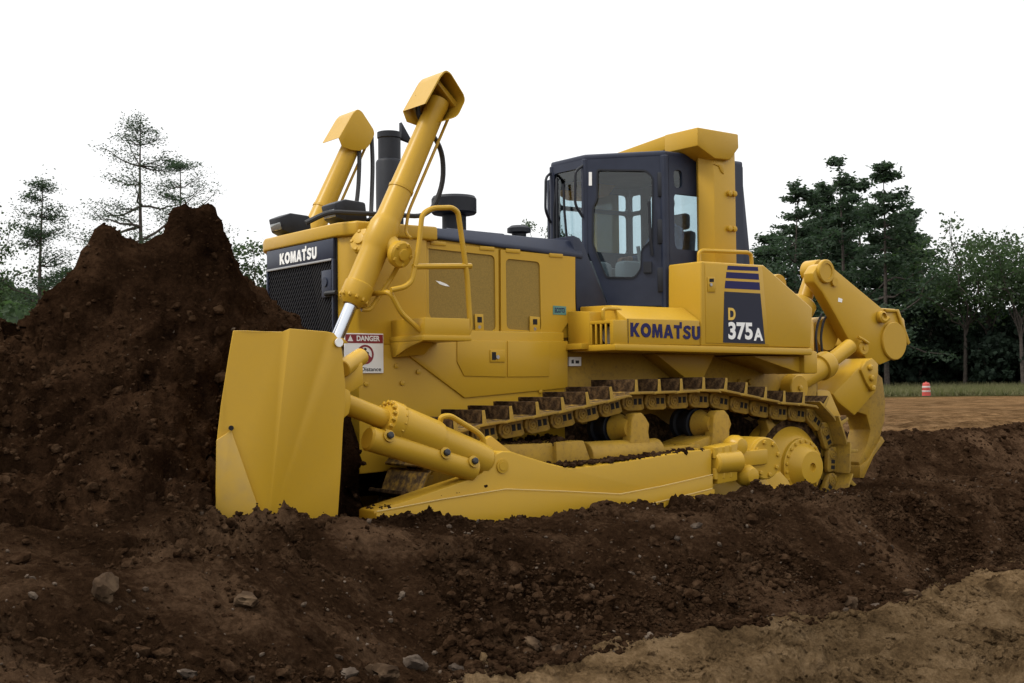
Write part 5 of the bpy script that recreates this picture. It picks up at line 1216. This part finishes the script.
# back window
MT = axes((.16, .88, 0), (0, -1, 0), (0, 0, 1))
m = MB(); m.frame([(.03, 2.9), (1.765, 2.9), (1.765, ZT), (.03, ZT)], [rounded([(.16, 3.0), (1.44, 3.0), (1.44, 3.74), (.16, 3.74)], .05, 3), rounded([(1.57, 3.10), (1.75, 3.10), (1.75, 3.54), (1.57, 3.54)], .03, 3), rounded([(1.57, 3.585), (1.75, 3.585), (1.75, 3.77), (1.57, 3.77)], .03, 3)], -.02, .02, MT); m.build('back_frame', 'navy', cb)
m = MB(); m.frame([(.14, 2.96), (1.752, 2.96), (1.752, 3.775), (.14, 3.775)], [], -.003, .003, MT); m.build('back_glass', 'glass', cb, 0)
# seat and console
m = MB(); m.box(.36, .92, -.25, .29, 2.60, 2.76, .06, seg=3); m.hexa([(.40, -.26, 2.72), (.40, .26, 2.72), (.27, .26, 2.72), (.27, -.26, 2.72), (.30, -.23, 3.26), (.30, .23, 3.26), (.19, .23, 3.26), (.19, -.23, 3.26)], .05)
m.box(.18, .28, -.13, .13, 3.28, 3.46, .045, seg=3); m.box(.45, .90, .31, .42, 2.86, 2.93, .03); m.build('seat', 'seat', cb)
m = MB(); m.box(.6, 1.0, -.2, .2, 2.42, 2.64, .03); m.box(1.05, 1.45, .28, .45, 2.42, 2.86, .05); m.box(1.40, 1.74, -.20, .24, 2.42, 2.86, .06); m.box(.5, 1.2, -.72, -.42, 2.42, 2.88, .05)
m.tube([(1.15, .36, 2.84), (1.18, .36, 3.02)], .02, 8); m.build('console', 'grey_plastic', cb)

# --- the operator on the seat
def skin(name, J, E_, mats, parent, sub=2):
    names = list(J); me = bpy.data.meshes.new(name)
    me.from_pydata([J[k][0] for k in names], [(names.index(a), names.index(b_)) for a, b_ in E_], [])
    o = bpy.data.objects.new(name, me); COL.objects.link(o)
    md = o.modifiers.new('skin', 'SKIN'); md.use_smooth_shade = True
    for i, k in enumerate(names):
        r_ = J[k][1]; sv = me.skin_vertices[0].data[i]; sv.radius = r_ if isinstance(r_, tuple) else (r_, r_); sv.use_root = (i == 0)
    o.modifiers.new('sub', 'SUBSURF').levels = sub
    dg_ = bpy.context.evaluated_depsgraph_get(); dg_.update(); ev = bpy.data.meshes.new_from_object(o.evaluated_get(dg_))
    bpy.data.objects.remove(o); bpy.data.meshes.remove(me); ev.name = name; ev.materials.clear()
    return link(name, ev, mats, parent, 0)
PE = empty('person', (.50, .04, 2.76)); tag(PE, 'seated person in a blue shirt and pale trousers at the controls inside the cab', 'person')
J = {'pelvis': ((0, 0, .09), (.14, .12)), 'waist': ((-.03, 0, .24), (.125, .11)), 'chest': ((-.04, 0, .42), (.16, .12)), 'collar': ((-.03, 0, .53), .085), 'neck': ((-.01, 0, .60), .055), 'jaw': ((.02, 0, .66), (.065, .07)), 'head': ((.01, 0, .74), (.085, .095)), 'crown': ((.0, 0, .82), .065)}
E_ = [('pelvis', 'waist'), ('waist', 'chest'), ('chest', 'collar'), ('collar', 'neck'), ('neck', 'jaw'), ('jaw', 'head'), ('head', 'crown')]
for n_, s in (('l', 1), ('r', -1)):
    J.update({n_+'sh': ((-.04, s*.19, .47), .062), n_+'el': ((.08, s*.27, .22), .045), n_+'wr': ((.31, s*.25, .20), .028), n_+'palm': ((.38, s*.24, .20), (.030, .016)),
              n_+'hip': ((.02, s*.10, .07), .095), n_+'kn': ((.46, s*.15, .11), .062), n_+'an': ((.58, s*.15, -.28), .042), n_+'toe': ((.74, s*.16, -.31), .036)})
    E_ += [('collar', n_+'sh'), (n_+'sh', n_+'el'), (n_+'el', n_+'wr'), (n_+'wr', n_+'palm'), ('pelvis', n_+'hip'), (n_+'hip', n_+'kn'), (n_+'kn', n_+'an'), (n_+'an', n_+'toe')]
    for k, (dy, dx) in enumerate(((-.024, .075), (-.008, .085), (.008, .080), (.024, .065))):
        J[n_+'f%d' % k] = ((.38+dx*.6, s*(.24+dy), .195), .009); J[n_+'g%d' % k] = ((.38+dx, s*(.24+dy), .160), .008)
        E_ += [(n_+'palm', n_+'f%d' % k), (n_+'f%d' % k, n_+'g%d' % k)]
    J[n_+'th'] = ((.37, s*.195, .18), .010); J[n_+'ti'] = ((.405, s*.185, .165), .009); E_ += [(n_+'wr', n_+'th'), (n_+'th', n_+'ti')]
pb = skin('body', J, E_, ['skin', 'shirt', 'trousers', 'rubber'], PE)
for p in pb.data.polygons:
    c = p.center
    p.material_index = 0 if (c.z > .565 or (c.x > .27 and c.z > .14 and abs(c.y) > .16 and c.z < .26)) else (1 if c.z > .17 and not (c.x > .15 and c.z < .18) else (3 if c.z < -.26 else 2))
m = MB(); m.lathe([(.02, 0), (.012, .012), (0, .022)], (.095, 0, .715), (1, 0, -.3), 10); 
for s in (1, -1): m.lathe([(.026, 0), (.022, .012), (0, .014)], (.0, s*.085, .72), (0, s, 0), 12)
m.build('face', 'skin', PE)
m = MB(); m.lathe([(.098, 0), (.102, .03), (.092, .075), (.06, .105), (0, .115)], (-.012, 0, .765), (-.12, 0, 1), 20); m.build('hair', 'hair', PE)

# --- ripper
def rp(P, a, b_, bev=.014): return (P, a, b_, bev)
f_ = lambda q, s: Vector((q[0], s*q[1], q[2]))
m = MB()
plate_p = [(-1.292, 2.839), (-1.38, 2.933), (-1.518, 2.963), (-1.656, 2.912), (-2.514, 2.477), (-2.798, 2.472), (-2.89, 2.318), (-3.027, 2.079), (-2.937, 1.994), (-2.683, 1.861), (-2.455, 1.802), (-2.234, 1.86), (-2.056, 1.976), (-1.88, 2.113), (-1.675, 2.362), (-1.44, 2.629), (-1.306, 2.738)]
for s in (1, -1):
    if s < 0: continue
    m.prism(plate_p, .40, .55, .02)
    c = f_((-1.49, 0.55, 2.865), s); m.lathe([(.135, 0), (.135, .03), (.125, .04), (.09, .04), (.088, .03), (0, .03)], c, (0, s, 0), 28)
    c = f_((-2.705, 0.55, 2.088), s); m.lathe([(.228, 0), (.228, .025), (.218, .035), (0, .037)], c, (0, s, 0), 40)
    c = f_((-2.111, 0.55, 2.0), s); m.lathe([(.085, 0), (.085, .04), (.075, .05), (.03, .05), (.028, .06), (0, .06)], c, (0, s, 0), 24)
    m.tube([f_((-1.997, 0.6, 2.124), s), f_((-2.043, 0.62, 2.101), s), f_((-2.15, 0.62, 2.056), s)], .02, 8); m.tube([f_((-2.46, 0.56, 2.38), s), f_((-2.48, 0.6, 2.308), s), f_((-2.557, 0.6, 2.357), s)], .03, 8)
    c = f_((-2.46, 0.56, 2.368), s); m.lathe([(.07, 0), (.07, .05), (.05, .06), (.05, .03)], c, (0, s, 0), 18)
    m.lathe([(.05, 0), (.05, .035)], f_((-1.634, 0.55, 2.751), s), (0, s, 0), 12)
q = [(-2.881, 2.476), (-3.194, 2.459), (-3.319, 2.054), (-2.865, 1.964)]
m.prism([(-2.412, 2.045), (-2.457, 2.285), (-2.882, 2.5), (-3.29, 2.387), (-3.34, 2.091), (-2.9, 1.867)], -.30, .30, .03)
m.lathe([(.19, 0), (.20, .02), (.20, .18), (.17, .22), (0, .22)], (-3.0, .05, 2.28), (0, -1, 0), 30)
m.prism([(-2.538, 2.465), (-2.804, 2.466), (-3.013, 2.067), (-2.964, 2.042), (-2.764, 2.435), (-2.574, 2.43)], .55, .575, .005)
rb_ = m.build('ripper_beam', 'yellow', BD)
MB().prism([(-1.722, 2.575), (-1.792, 2.56), (-1.782, 2.52), (-1.712, 2.529)], .545, .553, 0).build('sticker', 'white', rb_)
m = MB()
for s in (1, -1):
    arm_p = [(-1.292, 1.476), (-1.822, 1.809), (-1.913, 1.877), (-2.02, 1.855), (-2.089, 1.763), (-2.085, 1.626), (-2.044, 1.489), (-1.663, 1.224), (-1.374, 1.386)]
    m.prism(arm_p, s*.32, s*.80, .022)
    m.prism([(-1.746, 1.74), (-1.838, 1.842), (-1.946, 1.876), (-2.051, 1.808), (-2.047, 1.683), (-1.933, 1.49), (-1.83, 1.605)], s*.78, s*.835, .01)
    for qq in [(-1.891, 0.835, 1.768), (-1.914, 0.835, 1.649), (-1.928, 0.835, 1.536)]: m.lathe([(.06 if qq[2] > 1.8 else .035, 0), (.06 if qq[2] > 1.8 else .035, .025), (.02, .035)], f_(qq, s), (0, s, 0), 18)
m.prism([(-.75, 1.05), (-.75, 1.55), (-1.25, 1.52), (-1.45, 1.20), (-1.3, 1.05)], -.80, .80, .03)
m.build('ripper_arm', 'yellow', BD)
# the bracket on the back of the hull that carries the arms
m = MB()

m.prism([(-.9, .45), (-.9, 1.2), (-1.5, 1.2), (-1.75, .9), (-1.75, .45)], -.6, .6, .02); m.build('ripper_bracket', 'yellow_dirty', BD)
m = MB(); m.prism([(-2.522, 1.242), (-2.778, 1.565), (-2.899, 1.723), (-3.013, 1.649), (-3.062, 1.353), (-3.036, 1.132), (-2.951, 0.939), (-2.812, 0.798), (-2.673, 0.634), (-2.557, 0.543), (-2.522, 0.64), (-2.679, 0.827), (-2.761, 1.018), (-2.691, 1.202)], -.16, .16, .012)
m.prism([(-2.951, 0.939), (-3.008, 0.876), (-2.79, 0.701), (-2.591, 0.445), (-2.516, 0.449), (-2.521, 0.592), (-2.674, 0.658)], -.18, .18, .01); m.lathe([(.05, 0), (.05, .03)], (-2.743, 0.16, 1.468), (0, 1, 0), 14)
m.build('ripper_shank', 'yellow_dirty', BD)
for s in (1, -1):
    p0, p1, p2, p3 = (f_(q, 1) for q in ((-1.17, 0.26, 2.16), (-1.453, 0.26, 2.533), (-1.544, 0.26, 2.686), (-1.646, 0.26, 2.9)))
    if s < 0: p0, p1, p2, p3 = (q-Vector((0, .62, .12)) for q in (p0, p1, p2, p3))
    m = MB(); ax = (p1-p0).normalized(); L = (p1-p0).length
    m.lathe([(.12, -.9), (.13, -.88), (.13, L-.17), (.165, L-.15), (.17, L-.10), (.17, L-.02), (.15, L), (.09, L+.01)], p0, ax, 28); rc = m.build('ripper_cylinder', 'yellow', BD)
    MB().cyl(p1-ax*.05, p1+ax*.09, .082, bev=0).build('rod', 'chrome', rc)
    m = MB(); m.cyl(p1+ax*.05, p3, .088, seg=20); m.lathe([(.12, -.10), (.125, -.09), (.125, .09), (.12, .10)], p3+Vector((0, .0, .0)), (0, 1, 0), 24); m.build('rod_eye', 'yellow', rc)
    a0, a1, a2 = f_((-0.571, 0.8, 1.572), s), f_((-1.217, 0.8, 1.819), s), f_((-1.6, 0.8, 2.011), s)
    ax = (a1-a0).normalized(); L = (a1-a0).length; m = MB()
    m.lathe([(.07, -.05), (.125, 0), (.125, L-.16), (.15, L-.15), (.152, L-.04), (.14, L), (.07, L+.02)], a0, ax, 28); m.lathe([(.13, 0), (.14, .01), (.14, .16), (.13, .17)], a0-Vector((0, s*.02, .02)), (0, s, 0), 24); m.bolts(a0+Vector((0, s*.15, -.02)), (0, s, 0), 0, 1, .03, .02)
    rc = m.build('ripper_cylinder', 'yellow', BD); MB().cyl(a1, a2, .085, bev=0).build('rod', 'yellow', rc)
m = MB(); m.box(-.95, -.72, -.75, .75, 1.4, 2.1, .03); m.lathe([(.19, -.35), (.20, -.33), (.20, .33), (.19, .35)], (lambda q: (q[0], 0, q[2]))((-1.762, 0.3, 2.167)), (0, 1, 0), 30); m.box(-1.25, -.9, -.6, .6, 1.55, 2.32, .04); m.build('rear_housing', 'yellow', BD)
m = MB()
for dx in (0, .09): m.tube([f_(q, 1)-Vector((dx, 0, 0)) for q in [(-1.514, 0.4, 1.942), (-1.493, 0.4, 2.136), (-1.541, 0.4, 2.298), (-1.613, 0.4, 2.391)]], .014, 8, .1)
m.build('hydraulic_hose', 'rubber', BD)
for s in (1, -1):
    m = MB(); m.prism([(-0.31, 1.468), (-0.422, 1.573), (-0.567, 1.679), (-0.776, 1.656), (-0.77, 1.44), (-0.309, 1.426)], *sorted((s*.62, s*.80)), .02); m.build('cylinder_mount', 'yellow', BD)
# soil lying on the push arm and the track frame
x = rs.uniform(1.85, 3.6, 900); PA = np.stack([x, rs.uniform(1.74, 1.94, 900), np.interp(x, [1.8, 2.6, 3.4, 3.6], [1.02, .985, .955, .975])+.004], 1); ra = np.minimum(.006+.008*rs.exponential(1, 900), .035)
x = rs.uniform(1.0, 3.75, 700); PB = np.stack([x, rs.uniform(1.05, 1.5, 700), np.where(x > 3.2, 1.125, np.where(x > 2.9, 1.14, 1.0))], 1); rb2 = np.minimum(.008+.012*rs.exponential(1, 700), .05)
x = rs.uniform(4.05, 5.2, 500); PC = np.stack([x, rs.uniform(1.75, 1.94, 500), np.interp(x, [4.05, 5.2], [.86, .715])+.004], 1); rc2 = np.minimum(.006+.007*rs.exponential(1, 500), .03)
scatter('caked_soil', np.concatenate([PA, PB, PC]), np.concatenate([ra, rb2, rc2]), 'clod_soil').parent = BD
bpy.data.objects['caked_soil']['kind'] = 'stuff'
